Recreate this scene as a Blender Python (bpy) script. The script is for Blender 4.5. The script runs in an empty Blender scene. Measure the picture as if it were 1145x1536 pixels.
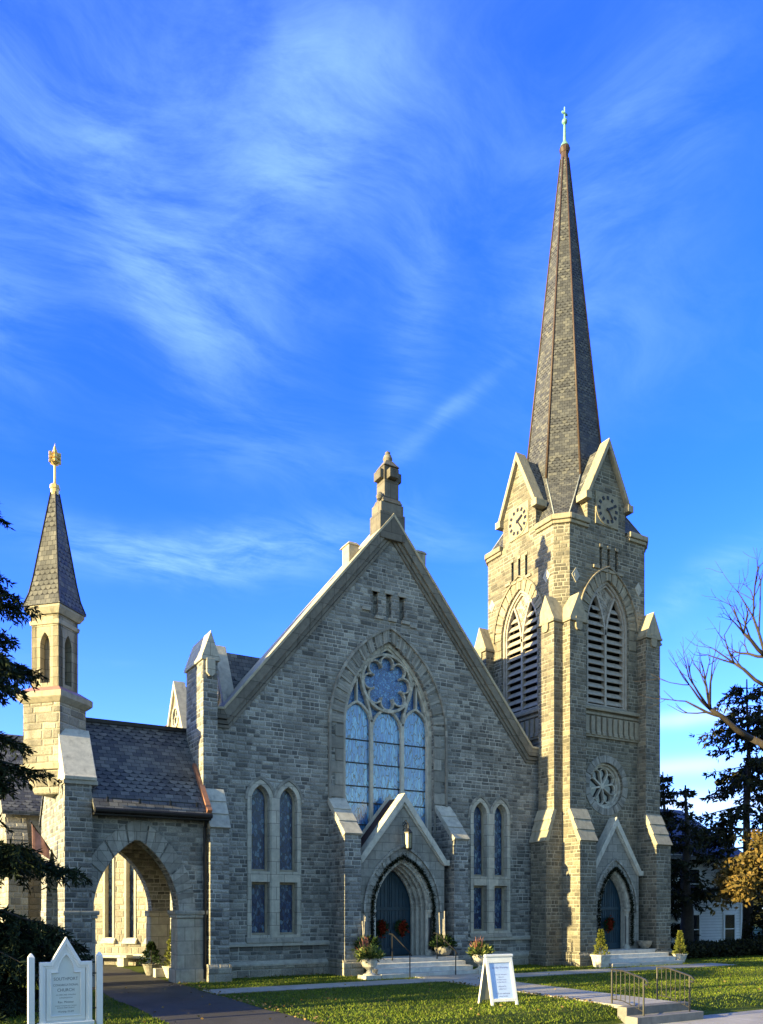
import bpy, math, random
import numpy as np
from mathutils import Vector, Matrix
from mathutils.geometry import delaunay_2d_cdt

SC = bpy.context.scene
COL = SC.collection
R = math.radians

# ------------------------------------------------------------------ camera, sky, sun, exposure
cam_d = bpy.data.cameras.new("camera")
cam = bpy.data.objects.new("camera", cam_d)
COL.objects.link(cam)
cam.location = (0, -25, 2.3)
cam.rotation_euler = (R(90), 0, R(-30.2))
cam_d.sensor_fit = 'HORIZONTAL'
cam_d.sensor_width = 36
cam_d.lens = 36 * 1220 / 1145
cam_d.shift_y = (1360 - 768) / 1145
cam_d.clip_end = 3000
SC.camera = cam

SUN_EL = 11.0
SUN_DIR = Vector((-1.0, 0.012, math.tan(R(SUN_EL)))).normalized()      # towards the sun
sun_d = bpy.data.lights.new("sun", 'SUN')
sun_d.energy = 5.0
sun_d.angle = R(0.5)
sun_d.color = (1.0, 0.78, 0.345)
sun = bpy.data.objects.new("sun", sun_d)
COL.objects.link(sun)
sun.location = (-40, 0, 40)
sun.rotation_euler = (-SUN_DIR).to_track_quat('-Z', 'Y').to_euler()

SC.view_settings.view_transform = 'Standard'
SC.view_settings.look = 'None'
SC.view_settings.exposure = 1.85
SC.view_settings.gamma = 1.0

world = bpy.data.worlds.new("World")
SC.world = world
world.use_nodes = True


class NT:
    """small helper for node trees"""
    def __init__(s, tree):
        s.t = tree
        s.t.nodes.clear()

    def n(s, kind, **kw):
        nd = s.t.nodes.new(kind)
        for k, v in kw.items():
            setattr(nd, k, v)
        return nd

    def put(s, sock, v):
        if v is None:
            return
        if isinstance(v, bpy.types.NodeSocket):
            s.t.links.new(v, sock)
        else:
            if isinstance(v, (tuple, list)) and len(v) == 3 and sock.type == 'RGBA':
                v = (*v, 1)
            sock.default_value = v

    def m(s, op, a, b=None, c=None, clamp=False):
        nd = s.n('ShaderNodeMath', operation=op, use_clamp=clamp)
        for i, v in enumerate((a, b, c)):
            s.put(nd.inputs[i], v)
        return nd.outputs[0]

    def mix(s, f, a, b, mode='MIX'):
        nd = s.n('ShaderNodeMix', data_type='RGBA', blend_type=mode)
        s.put(nd.inputs[0], f)
        s.put(nd.inputs[6], a)
        s.put(nd.inputs[7], b)
        return nd.outputs[2]

    def sstep(s, v, a, b, lo=0.0, hi=1.0):
        nd = s.n('ShaderNodeMapRange', interpolation_type='SMOOTHSTEP')
        s.put(nd.inputs[0], v)
        s.put(nd.inputs[1], a); s.put(nd.inputs[2], b); s.put(nd.inputs[3], lo); s.put(nd.inputs[4], hi)
        return nd.outputs[0]

    def noise(s, vec, scale, detail=4, rough=.55, dist=0.0, out=0):
        nd = s.n('ShaderNodeTexNoise')
        s.put(nd.inputs['Vector'], vec)
        nd.inputs['Scale'].default_value = scale
        nd.inputs['Detail'].default_value = detail
        nd.inputs['Roughness'].default_value = rough
        nd.inputs['Distortion'].default_value = dist
        return nd.outputs[out]

    def ramp(s, f, stops, interp='LINEAR'):
        nd = s.n('ShaderNodeValToRGB')
        cr = nd.color_ramp
        cr.interpolation = interp
        while len(cr.elements) < len(stops):
            cr.elements.new(.5)
        for e, (p, c) in zip(cr.elements, stops):
            e.position = p
            e.color = (*c, 1)
        s.put(nd.inputs[0], f)
        return nd.outputs[0]

    def xyz(s, v):
        nd = s.n('ShaderNodeSeparateXYZ')
        s.put(nd.inputs[0], v)
        return nd.outputs

    def comb(s, x, y, z=0.0):
        nd = s.n('ShaderNodeCombineXYZ')
        for i, v in enumerate((x, y, z)):
            s.put(nd.inputs[i], v)
        return nd.outputs[0]


def build_sky():
    g = NT(world.node_tree)
    out = g.n('ShaderNodeOutputWorld')
    bg = g.n('ShaderNodeBackground')
    g.put(bg.inputs[1], 0.122)
    sky = g.n('ShaderNodeTexSky', sky_type='NISHITA')
    sky.sun_disc = False
    sky.sun_elevation = R(SUN_EL)
    sky.sun_rotation = math.atan2(SUN_DIR.x, SUN_DIR.y)
    sky.altitude = 0
    sky.air_density = 1.0
    sky.dust_density = 0.35
    sky.ozone_density = 3.0
    tc = g.n('ShaderNodeTexCoord')
    dx, dy, dz = g.xyz(tc.outputs['Generated'])
    # deep polarised blue in the half of the sky away from the sun and to the north
    away = g.m('ADD', g.m('MULTIPLY', dy, .8), g.m('MULTIPLY', dx, .45))
    f = g.sstep(away, -.15, .6)
    up = g.sstep(dz, 0.02, .50)
    deep = g.mix(up, (.62, .84, 1.70), (.17, .50, 2.35))
    tint = g.mix(f, (1.04, 1.0, .93), deep)
    col = g.mix(1.0, sky.outputs[0], tint, 'MULTIPLY')
    # cirrus: wisps on a high layer, thin everywhere, gathered in a few long streaks
    az = g.m('MULTIPLY', g.m('ARCTAN2', dx, dy), 180 / math.pi)
    el = g.m('MULTIPLY', g.m('ARCSINE', dz), 180 / math.pi)
    zz = g.m('MAXIMUM', dz, .06)
    lay = g.comb(g.m('DIVIDE', dx, zz), g.m('DIVIDE', dy, zz), 0.0)
    wq = g.n('ShaderNodeVectorMath', operation='MULTIPLY_ADD')
    g.put(wq.inputs[0], g.noise(lay, .9, 3, .5, out=1)); wq.inputs[1].default_value = (.9, .9, 0); g.put(wq.inputs[2], lay)

    def fibre(rot, sx, sy, sc, det, rough, dist):
        mp = g.n('ShaderNodeMapping')
        g.put(mp.inputs[0], wq.outputs[0])
        mp.inputs['Rotation'].default_value = (0, 0, R(rot))
        mp.inputs['Scale'].default_value = (sx, sy, 1)
        return g.noise(mp.outputs[0], sc, det, rough, dist)
    wisp = g.m('ADD', g.m('MULTIPLY', fibre(50, .9, 1.3, 2.4, 10, .62, .3), .66), g.m('MULTIPLY', fibre(20, .9, 2.6, 4.0, 10, .70, .25), .34))
    soft = g.noise(lay, .8, 5, .5, .4)
    azel = g.comb(az, el, 0.0)
    wob = g.noise(azel, .09, 4, .55)
    wob2 = g.m('MULTIPLY', g.m('SUBTRACT', wob, .5), 9.0)

    def streak(a0, e0, ra, re, tilt, amp, w=1.0):
        c, s_ = math.cos(R(tilt)), math.sin(R(tilt))
        a = g.m('SUBTRACT', az, a0)
        e = g.m('ADD', g.m('SUBTRACT', el, e0), g.m('MULTIPLY', wob2, w))
        p = g.m('ADD', g.m('MULTIPLY', a, c), g.m('MULTIPLY', e, s_))
        q = g.m('SUBTRACT', g.m('MULTIPLY', e, c), g.m('MULTIPLY', a, s_))
        d2 = g.m('ADD', g.m('POWER', g.m('DIVIDE', p, ra), 2.0), g.m('POWER', g.m('DIVIDE', q, re), 2.0))
        return g.m('MULTIPLY', g.m('EXPONENT', g.m('MULTIPLY', d2, -1.0)), amp)

    masks = [streak(9, 41, 12, 5, -32, .58), streak(25, 42, 8, 5.5, 30, .75), streak(16, 37, 7, 2.6, -36, .42), streak(3, 34, 6, 4, -30, .5),
             streak(32.5, 35, 2.0, 5.0, -16, .5), streak(20, 23.2, 9, 1.4, 6, 1.2, .5), streak(13, 22.5, 6, 1.2, -8, .6, .4), streak(35.5, 31.5, 4.5, .5, 30, .5, .3),
             streak(33, 25, 4.5, 1.4, -18, .45, .5), streak(52, 20.5, 4, 1.0, 28, .55, .4), streak(22, 29, 9, 2.5, -10, .3, .6), streak(46, 33, 7, 4, 20, .3, .6),
              streak(47, 42, 8, 3, 30, .4), streak(24, 45, 24, 6, 0, .5), streak(44, 38, 10, 4, 25, .3)]
    tot = masks[0]
    for k in masks[1:]:
        tot = g.m('ADD', tot, k)
    thin = g.m('MULTIPLY', g.sstep(soft, .48, .75), .25)
    tot = g.m('ADD', tot, thin)
    dens = g.m('MULTIPLY', tot, g.sstep(wisp, .34, .68, .05, 1.0))
    low = g.m('ADD', g.m('ADD', streak(51, 12.2, 4.0, .55, 2, 2.0, .06), streak(51, 9.2, 5, .6, 1, 1.6, .08)), streak(50, 6.6, 9, 1.0, 0, 1.8, .1))
    dens = g.m('ADD', dens, g.m('MULTIPLY', low, g.sstep(wob, .2, .8, .6, 1.1)))
    dens = g.m('MULTIPLY', dens, .50, clamp=True)
    cl = g.mix(f, (3.0, 3.2, 3.5), g.mix(g.sstep(dz, .08, .32), (2.6, 3.3, 4.4), (1.45, 2.5, 4.6)))
    col = g.mix(dens, col, cl)
    g.put(bg.inputs[0], col)
    g.t.links.new(bg.outputs[0], out.inputs[0])


build_sky()

# ------------------------------------------------------------------ materials
MATS = {}


def new_mat(name):
    m = bpy.data.materials.new(name)
    m.use_nodes = True
    g = NT(m.node_tree)
    out = g.n('ShaderNodeOutputMaterial')
    b = g.n('ShaderNodeBsdfPrincipled')
    g.t.links.new(b.outputs[0], out.inputs[0])
    MATS[name] = m
    return m, g, b


def bump(g, b, h, dist, strength=1.0):
    n = g.n('ShaderNodeBump')
    n.inputs['Strength'].default_value = strength
    n.inputs['Distance'].default_value = dist
    g.put(n.inputs['Height'], h)
    g.t.links.new(n.outputs[0], b.inputs['Normal'])


def mat_ashlar(name, w, h, tones, mortar, mw=.014, rough_h=.5, bdist=.03, seed=0.0, stain=.35, tint=None):
    m, g, b = new_mat(name)
    uv = g.n('ShaderNodeUVMap', uv_map='UVMap').outputs[0]
    geo = g.n('ShaderNodeNewGeometry')
    pos = geo.outputs['Position']
    wv = g.noise(uv, 3.5, 3, .6, out=1)
    off = g.n('ShaderNodeVectorMath', operation='MULTIPLY_ADD')
    g.put(off.inputs[0], wv); off.inputs[1].default_value = (.05, .035, 0); g.put(off.inputs[2], uv)
    u, v, _ = g.xyz(off.outputs[0])
    # courses of two heights
    per = h * 2.0
    q = g.m('DIVIDE', g.m('ADD', v, seed), per)
    qf, qi = g.m('FRACT', q), g.m('FLOOR', q)
    hi = g.m('GREATER_THAN', qf, .58)
    row = g.m('ADD', g.m('MULTIPLY', qi, 2.0), hi)
    fv_lo = g.m('DIVIDE', qf, .58)
    fv_hi = g.m('DIVIDE', g.m('SUBTRACT', qf, .58), .42)
    fv = g.m('ADD', g.m('MULTIPLY', fv_lo, g.m('SUBTRACT', 1.0, hi)), g.m('MULTIPLY', fv_hi, hi))
    rh = g.m('ADD', per * .58, g.m('MULTIPLY', hi, -per * .16))
    wn = g.n('ShaderNodeTexWhiteNoise', noise_dimensions='1D')
    g.put(wn.inputs['W'], g.m('ADD', row, seed))
    rr = wn.outputs[0]
    wrow = g.m('MULTIPLY', g.m('ADD', g.m('MULTIPLY', rr, .55), .72), w)
    # uneven block lengths inside a course
    uw = g.m('ADD', g.m('DIVIDE', u, wrow), g.m('MULTIPLY', rr, 37.7))
    uw = g.m('ADD', uw, g.m('MULTIPLY', g.m('SINE', g.m('MULTIPLY', uw, 2.1)), .22))
    fu, ci = g.m('FRACT', uw), g.m('FLOOR', uw)
    wn2 = g.n('ShaderNodeTexWhiteNoise', noise_dimensions='2D')
    g.put(wn2.inputs['Vector'], g.comb(ci, row, 0.0))
    rnd = wn2.outputs[0]
    du = g.m('MULTIPLY', g.m('MINIMUM', fu, g.m('SUBTRACT', 1.0, fu)), wrow)
    dv = g.m('MULTIPLY', g.m('MINIMUM', fv, g.m('SUBTRACT', 1.0, fv)), rh)
    d = g.m('MINIMUM', du, dv)
    stone = g.sstep(d, mw * .45, mw * 1.25)
    col = g.ramp(rnd, tones)
    gr = g.noise(pos, 26, 5, .7)
    col = g.mix(g.sstep(gr, .3, .75, 0, .55), col, (.03, .03, .03), 'MIX') if False else g.mix(1.0, col, g.ramp(gr, [(.25, (.5, .5, .5)), (.75, (1.36, 1.36, 1.36))]), 'MULTIPLY')
    big = g.noise(pos, .55, 5, .6)
    col = g.mix(1.0, col, g.ramp(big, [(.3, (1 - stain,) * 3), (.7, (1 + stain * .55,) * 3)]), 'MULTIPLY')
    sp = g.comb(*[g.m('MULTIPLY', c, k) for c, k in zip(g.xyz(pos), (2.2, 2.2, .22))])
    run = g.noise(sp, 1.0, 5, .6)
    col = g.mix(g.sstep(run, .55, .72, 0, .5), col, (.055, .053, .05))
    mb = g.noise(uv, .9, 3, .6)
    mcol = g.mix(g.sstep(mb, .38, .64), tuple(c * .45 for c in mortar), mortar)
    col = g.mix(stone, mcol, col)
    g.put(b.inputs['Base Color'], col)
    b.inputs['Roughness'].default_value = .88
    b.inputs['Specular IOR Level'].default_value = .25
    pil = g.sstep(d, 0, mw * 3.5)
    rk = g.noise(pos, 9, 5, .62)
    hgt = g.m('ADD', g.m('MULTIPLY', pil, .6), g.m('MULTIPLY', rk, rough_h))
    bump(g, b, hgt, bdist)
    return m


def mat_dressed(name, c, var=.22, rough=.8, joints=None, dirt=.5, bd=.006):
    m, g, b = new_mat(name)
    geo = g.n('ShaderNodeNewGeometry')
    pos = geo.outputs['Position']
    isl = geo.outputs['Random Per Island']
    k = g.m('ADD', g.m('MULTIPLY', isl, var * 2), 1 - var)
    col = g.mix(1.0, c, g.comb(k, k, k), 'MULTIPLY')
    n1 = g.noise(pos, 5, 6, .65)
    col = g.mix(1.0, col, g.ramp(n1, [(.28, (.72, .72, .73)), (.72, (1.16, 1.15, 1.12))]), 'MULTIPLY')
    sp = g.comb(*[g.m('MULTIPLY', cc, kk) for cc, kk in zip(g.xyz(pos), (3.5, 3.5, .4))])
    run = g.noise(sp, 1.3, 5, .65)
    col = g.mix(g.sstep(run, .52, .75, 0, dirt), col, tuple(x * .22 for x in c))
    hgt = g.noise(pos, 30, 4, .6)
    if joints:
        uv = g.n('ShaderNodeUVMap', uv_map='UVMap').outputs[0]
        u, v, _ = g.xyz(uv)
        br = g.n('ShaderNodeTexBrick')
        br.inputs['Scale'].default_value = 1.0
        br.inputs['Brick Width'].default_value = joints[0]
        br.inputs['Row Height'].default_value = joints[1]
        br.inputs['Mortar Size'].default_value = .008
        br.inputs['Mortar Smooth'].default_value = .2
        br.inputs['Color1'].default_value = (1, 1, 1, 1); br.inputs['Color2'].default_value = (.8, .8, .8, 1)
        g.put(br.inputs['Vector'], uv)
        col = g.mix(1.0, col, br.outputs[0], 'MULTIPLY')
        col = g.mix(br.outputs[1], col, tuple(x * .3 for x in c))
    g.put(b.inputs['Base Color'], col)
    b.inputs['Roughness'].default_value = rough
    b.inputs['Specular IOR Level'].default_value = .3
    bump(g, b, hgt, bd)
    return m


def mat_slate(name, w, h, tones, band=True, rough=.62, gapc=(.012, .012, .014), spec=.12):
    m, g, b = new_mat(name)
    uv = g.n('ShaderNodeUVMap', uv_map='UVMap').outputs[0]
    pos = g.n('ShaderNodeNewGeometry').outputs['Position']
    u, v, _ = g.xyz(uv)
    row = g.m('FLOOR', g.m('DIVIDE', v, h))
    fv = g.m('FRACT', g.m('DIVIDE', v, h))
    uo = g.m('ADD', g.m('DIVIDE', u, w), g.m('MULTIPLY', row, .5))
    ci, fu = g.m('FLOOR', uo), g.m('FRACT', uo)
    wn = g.n('ShaderNodeTexWhiteNoise', noise_dimensions='2D')
    g.put(wn.inputs['Vector'], g.comb(ci, row, 0.0))
    rnd = wn.outputs[0]
    c2 = g.m('ABSOLUTE', g.m('SUBTRACT', g.m('MULTIPLY', fu, 2.0), 1.0))
    if band:
        bm = g.m('GREATER_THAN', g.m('FRACT', g.m('DIVIDE', row, 14.0)), .5)
        edge = g.m('ADD', .07, g.m('MULTIPLY', g.m('MULTIPLY', g.m('POWER', c2, 2.2), .52), bm))
    else:
        edge = g.m('ADD', .07, 0.0)
    gap = g.m('MAXIMUM', g.m('LESS_THAN', fv, edge), g.m('GREATER_THAN', c2, .95))
    col = g.ramp(rnd, tones)
    n1 = g.noise(pos, 3, 5, .6)
    col = g.mix(1.0, col, g.ramp(n1, [(.3, (.75, .75, .76)), (.7, (1.2, 1.2, 1.18))]), 'MULTIPLY')
    col = g.mix(g.m('MULTIPLY', gap, .85), col, gapc)
    g.put(b.inputs['Base Color'], col)
    g.put(b.inputs['Roughness'], g.m('ADD', rough - .1, g.m('MULTIPLY', rnd, .25)))
    b.inputs['Specular IOR Level'].default_value = spec
    hgt = g.m('ADD', g.m('SUBTRACT', g.m('MULTIPLY', g.m('SUBTRACT', 1.0, fv), .8), g.m('MULTIPLY', gap, .8)), g.m('MULTIPLY', rnd, .7))
    bump(g, b, hgt, .018)
    return m


def mat_plain(name, c, rough=.6, metal=0.0, var=.25, scale=6, bd=0.0, spec=.4):
    m, g, b = new_mat(name)
    pos = g.n('ShaderNodeNewGeometry').outputs['Position']
    n1 = g.noise(pos, scale, 5, .6)
    col = g.mix(1.0, c, g.ramp(n1, [(.3, (1 - var,) * 3), (.7, (1 + var * .6,) * 3)]), 'MULTIPLY')
    g.put(b.inputs['Base Color'], col)
    b.inputs['Roughness'].default_value = rough
    b.inputs['Metallic'].default_value = metal
    b.inputs['Specular IOR Level'].default_value = spec
    if bd:
        bump(g, b, g.noise(pos, scale * 6, 4, .6), bd)
    return m


def mat_leaf(name, c1, c2, c3=None, rough=.6):
    m, g, b = new_mat(name)
    geo = g.n('ShaderNodeNewGeometry')
    st = [(0, c1), (1, c2)] if c3 is None else [(0, c1), (.6, c2), (1, c3)]
    col = g.ramp(geo.outputs['Random Per Island'], st)
    n1 = g.noise(geo.outputs['Position'], 1.1, 4, .6)
    col = g.mix(1.0, col, g.ramp(n1, [(.3, (.65,) * 3), (.7, (1.25,) * 3)]), 'MULTIPLY')
    g.put(b.inputs['Base Color'], col)
    b.inputs['Roughness'].default_value = rough
    b.inputs['Specular IOR Level'].default_value = .04
    return m


def mat_stained(name, c1, c2, c3, refl=.12, scale=9, streak=(1, 1, .28)):
    """leaded stained glass: coloured pieces, dark leads, a glossy outer face"""
    m, g, b = new_mat(name)
    uv = g.n('ShaderNodeUVMap', uv_map='UVMap').outputs[0]
    u, v, _ = g.xyz(uv)
    p = g.comb(g.m('MULTIPLY', u, streak[0]), g.m('MULTIPLY', v, streak[2]), 0.0)
    vo = g.n('ShaderNodeTexVoronoi', feature='F1')
    vo.inputs['Scale'].default_value = scale
    g.put(vo.inputs['Vector'], p)
    ve = g.n('ShaderNodeTexVoronoi', feature='DISTANCE_TO_EDGE')
    ve.inputs['Scale'].default_value = scale
    g.put(ve.inputs['Vector'], p)
    r_, g_, b_ = g.xyz(vo.outputs['Color'])
    col = g.ramp(r_, [(0, c1), (.55, c2), (1, c3)])
    fine = g.noise(p, scale * 3, 3, .6)
    col = g.mix(1.0, col, g.ramp(fine, [(.3, (.6,) * 3), (.7, (1.3,) * 3)]), 'MULTIPLY')
    lead = g.sstep(ve.outputs['Distance'], .02, .07)
    col = g.mix(lead, (.012, .014, .02), col)
    g.put(b.inputs['Base Color'], col)
    b.inputs['Roughness'].default_value = .4
    b.inputs['Specular IOR Level'].default_value = .15
    out = [n for n in g.t.nodes if n.type == 'OUTPUT_MATERIAL'][0]
    gl = g.n('ShaderNodeBsdfGlossy')
    gl.inputs['Roughness'].default_value = .06
    gl.inputs['Color'].default_value = (.9, .95, 1, 1)
    bn = g.n('ShaderNodeBump')
    bn.inputs['Strength'].default_value = .25
    bn.inputs['Distance'].default_value = .02
    g.put(bn.inputs['Height'], g.m('ADD', g_, fine))
    g.t.links.new(bn.outputs[0], gl.inputs['Normal'])
    mx = g.n('ShaderNodeMixShader')
    g.put(mx.inputs[0], refl)
    g.t.links.new(b.outputs[0], mx.inputs[1])
    g.t.links.new(gl.outputs[0], mx.inputs[2])
    g.t.links.new(mx.outputs[0], out.inputs[0])
    return m


S_TONES = [(0, (.108, .110, .112)), (.22, (.168, .171, .172)), (.55, (.236, .239, .236)), (.82, (.296, .297, .288)), (1, (.39, .386, .365))]
S_TOWER = [(0, (.11, .105, .09)), (.3, (.15, .142, .118)), (.6, (.185, .173, .142)), (.85, (.225, .207, .166)), (1, (.28, .255, .20))]
STONE = mat_ashlar('facade_stone', .29, .142, S_TONES, (.43, .425, .405), mw=.015, stain=.3)
TSTONE = mat_ashlar('tower_stone', .29, .150, S_TOWER, (.36, .34, .29), mw=.015, stain=.25, seed=3.3)
PSTONE = mat_ashlar('pale_stone', .5, .24, [(0, (.22, .21, .19)), (.5, (.33, .31, .27)), (1, (.45, .42, .36))], (.42, .39, .33), seed=7.7, bdist=.04)
LIME = mat_dressed('limestone', (.46, .445, .405))
LIMEJ = mat_dressed('limestone_blocks', (.44, .425, .385), joints=(.6, .42))
GRAN = mat_dressed('grey_granite', (.27, .265, .25), var=.3)
COPF = mat_dressed('coping_stone', (.165, .155, .138), var=.3, joints=(.9, .6))
TLIME = mat_dressed('tower_limestone', (.27, .245, .19), var=.25)
DIALST = mat_dressed('dial_stone', (.30, .275, .215), var=.1, dirt=.3)
TURLIME = mat_dressed('turret_limestone', (.36, .335, .275), var=.1)
CAPST = mat_dressed('cap_stone', (.40, .36, .28), var=.1)
TCAP = mat_dressed('tower_cap_stone', (.33, .31, .255), var=.2)
PORCHST = mat_dressed('porch_granite', (.34, .335, .318), var=.25, joints=(.55, .30))
STEPST = mat_dressed('step_stone', (.54, .53, .51), dirt=.25)
STEPD = mat_dressed('shaded_step_stone', (.20, .195, .185), dirt=.3)  # shade on the path-step risers painted in as a darker base colour
SLATE = mat_slate('roof_slate', .26, .17, [(0, (.068, .072, .08)), (.5, (.108, .112, .12)), (1, (.17, .172, .175))])
SPSLATE = mat_slate('spire_slate', .20, .125, [(0, (.053, .057, .070)), (.4, (.070, .075, .089)), (.75, (.090, .095, .106)), (1, (.122, .125, .128))], rough=.65, spec=.15)
TUSLATE = mat_slate('turret_slate', .17, .15, [(0, (.070, .073, .080)), (.5, (.102, .105, .111)), (1, (.148, .149, .150))], rough=.65, spec=.15)
COPPER = mat_plain('aged_copper', (.065, .042, .036), .6, .1)
MAROON = mat_plain('maroon_roof', (.045, .022, .026), .6)
VERD = mat_plain('verdigris', (.16, .34, .31), .6, .1)
GOLD = mat_plain('gilding', (.70, .52, .22), .5, .55, var=.3, scale=14)
LOUV = mat_plain('louvre_paint', (.37, .335, .30), .6, var=.3)
FRAMEP = mat_plain('frame_paint', (.34, .30, .235), .6)
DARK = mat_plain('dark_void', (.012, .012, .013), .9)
IRON = mat_plain('dark_iron', (.022, .022, .025), .45, .4)
GALV = mat_plain('rail_metal', (.075, .075, .07), .4, .6)
DOORB = mat_plain('door_paint', (.012, .042, .072), .42, var=.25, scale=3)
SHAFT = mat_plain('column_granite', (.05, .05, .056), .3, var=.4, scale=40)
WHITE = mat_plain('white_paint', (.78, .79, .80), .45, var=.06, scale=3)
BOARDW = mat_plain('sign_panel', (.66, .70, .71), .5, var=.04, scale=3)
INK = mat_plain('sign_ink', (.10, .12, .14), .6)
POSTER = mat_plain('poster_paper', (.50, .64, .95), .4, var=.05, scale=2)
POSTERINK = mat_plain('poster_ink', (.22, .24, .50), .6)
GREYP = mat_plain('grey_plastic', (.36, .37, .33), .6, var=.1)
POTW = mat_plain('pot_stone', (.52, .50, .45), .75, var=.35, scale=9, bd=.004)
POTG = mat_plain('pot_grey', (.24, .23, .20), .8, var=.4, scale=9, bd=.004)
BIRCH = mat_plain('birch_bark', (.34, .32, .29), .7, var=.5, scale=20)
BARK = mat_plain('dark_bark', (.045, .037, .03), .9, var=.4, scale=8, bd=.02)
BARKG = mat_plain('grey_bark', (.036, .029, .025), .85, var=.4, scale=8, bd=.01)
SPRUCE = mat_leaf('spruce_needles', (.009, .016, .010), (.02, .033, .018), (.042, .055, .028))
DARKCON = mat_leaf('dark_conifer_needles', (.012, .016, .010), (.024, .03, .016), (.05, .045, .02))
OCHRE = mat_leaf('ochre_leaves', (.05, .045, .016), (.12, .088, .03), (.20, .135, .045))
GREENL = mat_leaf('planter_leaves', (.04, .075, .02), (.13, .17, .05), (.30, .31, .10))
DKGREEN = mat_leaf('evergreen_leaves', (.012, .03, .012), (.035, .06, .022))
YELG = mat_leaf('dwarf_conifer', (.10, .13, .03), (.22, .23, .05))
PINKL = mat_leaf('russet_sprigs', (.22, .07, .06), (.40, .20, .16))
REDL = mat_leaf('red_bow', (.12, .014, .008), (.22, .035, .014))
GARL = mat_leaf('garland_sprigs', (.008, .012, .007), (.02, .026, .014))
GLASSB = mat_stained('great_window_sky_glass', (.03, .15, .46), (.06, .25, .58), (.16, .42, .68), refl=.13, scale=11, streak=(1, 1, .22))  # blue glass with the sky's reflection painted into the base colour
GLASSR = mat_stained('rose_glass', (.018, .085, .30), (.04, .15, .44), (.12, .30, .58), refl=.06, scale=14, streak=(1, 1, .8))
GLASSL = mat_stained('lancet_glass', (.010, .026, .09), (.02, .06, .18), (.12, .22, .34), refl=.03, scale=12, streak=(1, 1, .5))
PANE = mat_plain('window_pane', (.02, .024, .03), .08, spec=.8)
FLAGR = mat_plain('faded_flag_cloth', (.42, .24, .24), .8)
FLAGB = mat_plain('flag_canton', (.06, .09, .22), .8)
TERRA = mat_plain('copper_flashing', (.30, .14, .09), .7, var=.3)


def mat_clapboard():
    m, g, b = new_mat('white_clapboard')
    pos = g.n('ShaderNodeNewGeometry').outputs['Position']
    z = g.xyz(pos)[2]
    f = g.m('FRACT', g.m('DIVIDE', z, .16))
    col = g.mix(g.sstep(f, 0, .14), (.16, .17, .18), (.76, .77, .78))
    col = g.mix(1.0, col, g.ramp(g.noise(pos, 1.5, 4), [(.3, (.85,) * 3), (.7, (1.05,) * 3)]), 'MULTIPLY')
    g.put(b.inputs['Base Color'], col)
    b.inputs['Roughness'].default_value = .6
    bump(g, b, g.m('SUBTRACT', 1.0, f), .02)
    return m


CLAP = mat_clapboard()


def mat_lawn():
    m, g, b = new_mat('lawn_turf')
    pos = g.n('ShaderNodeNewGeometry').outputs['Position']
    n1 = g.noise(pos, .6, 5, .6)
    n2 = g.noise(pos, 22, 5, .7)
    col = g.ramp(n1, [(.3, (.042, .068, .010)), (.55, (.07, .10, .015)), (.75, (.12, .135, .027))])
    col = g.mix(1.0, col, g.ramp(n2, [(.25, (.5,) * 3), (.75, (1.4,) * 3)]), 'MULTIPLY')
    g.put(b.inputs['Base Color'], col)
    b.inputs['Roughness'].default_value = .9
    b.inputs['Specular IOR Level'].default_value = .15
    bump(g, b, g.m('ADD', n2, g.m('MULTIPLY', n1, 2.0)), .05)
    return m


def mat_asphalt():
    m, g, b = new_mat('asphalt')
    pos = g.n('ShaderNodeNewGeometry').outputs['Position']
    n1 = g.noise(pos, 60, 3, .7)
    n2 = g.noise(pos, .8, 5, .6)
    col = g.ramp(n1, [(.3, (.018, .017, .016)), (.7, (.052, .049, .045))])
    col = g.mix(1.0, col, g.ramp(n2, [(.3, (.6,) * 3), (.7, (1.5,) * 3)]), 'MULTIPLY')
    g.put(b.inputs['Base Color'], col)
    b.inputs['Roughness'].default_value = .85
    bump(g, b, n1, .008)
    return m


def mat_concrete():
    m, g, b = new_mat('path_concrete')
    pos = g.n('ShaderNodeNewGeometry').outputs['Position']
    x, y, z = g.xyz(pos)
    n1 = g.noise(pos, 30, 4, .7)
    n2 = g.noise(pos, .9, 5, .65)
    col = g.ramp(n2, [(.3, (.27, .255, .225)), (.7, (.43, .41, .37))])
    col = g.mix(1.0, col, g.ramp(n1, [(.3, (.85,) * 3), (.7, (1.1,) * 3)]), 'MULTIPLY')
    jx = g.m('LESS_THAN', g.m('FRACT', g.m('DIVIDE', x, 1.52)), .014)
    jy = g.m('LESS_THAN', g.m('FRACT', g.m('DIVIDE', y, 1.52)), .014)
    col = g.mix(g.m('MULTIPLY', g.m('MAXIMUM', jx, jy), .8), col, (.08, .075, .065))
    g.put(b.inputs['Base Color'], col)
    b.inputs['Roughness'].default_value = .85
    bump(g, b, n1, .004)
    return m


LAWN, ASPH, CONC = mat_lawn(), mat_asphalt(), mat_concrete()


# ------------------------------------------------------------------ mesh helpers
class Fr:
    def __init__(s, o, u, v, n):
        s.o, s.u, s.v, s.n = Vector(o), Vector(u), Vector(v), Vector(n)

    def p(s, u, v, d=0.0):
        return s.o + s.u * u + s.v * v + s.n * d


Z = (0, 0, 1)
def south(y): return Fr((0, y, 0), (1, 0, 0), Z, (0, -1, 0))
def north(y): return Fr((0, y, 0), (-1, 0, 0), Z, (0, 1, 0))
def west(x): return Fr((x, 0, 0), (0, -1, 0), Z, (-1, 0, 0))
def east(x): return Fr((x, 0, 0), (0, 1, 0), Z, (1, 0, 0))
FLAT = Fr((0, 0, 0), (1, 0, 0), (0, 1, 0), (0, 0, 1))


def area2(p):
    return sum(p[i][0] * p[(i + 1) % len(p)][1] - p[(i + 1) % len(p)][0] * p[i][1] for i in range(len(p)))


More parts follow.
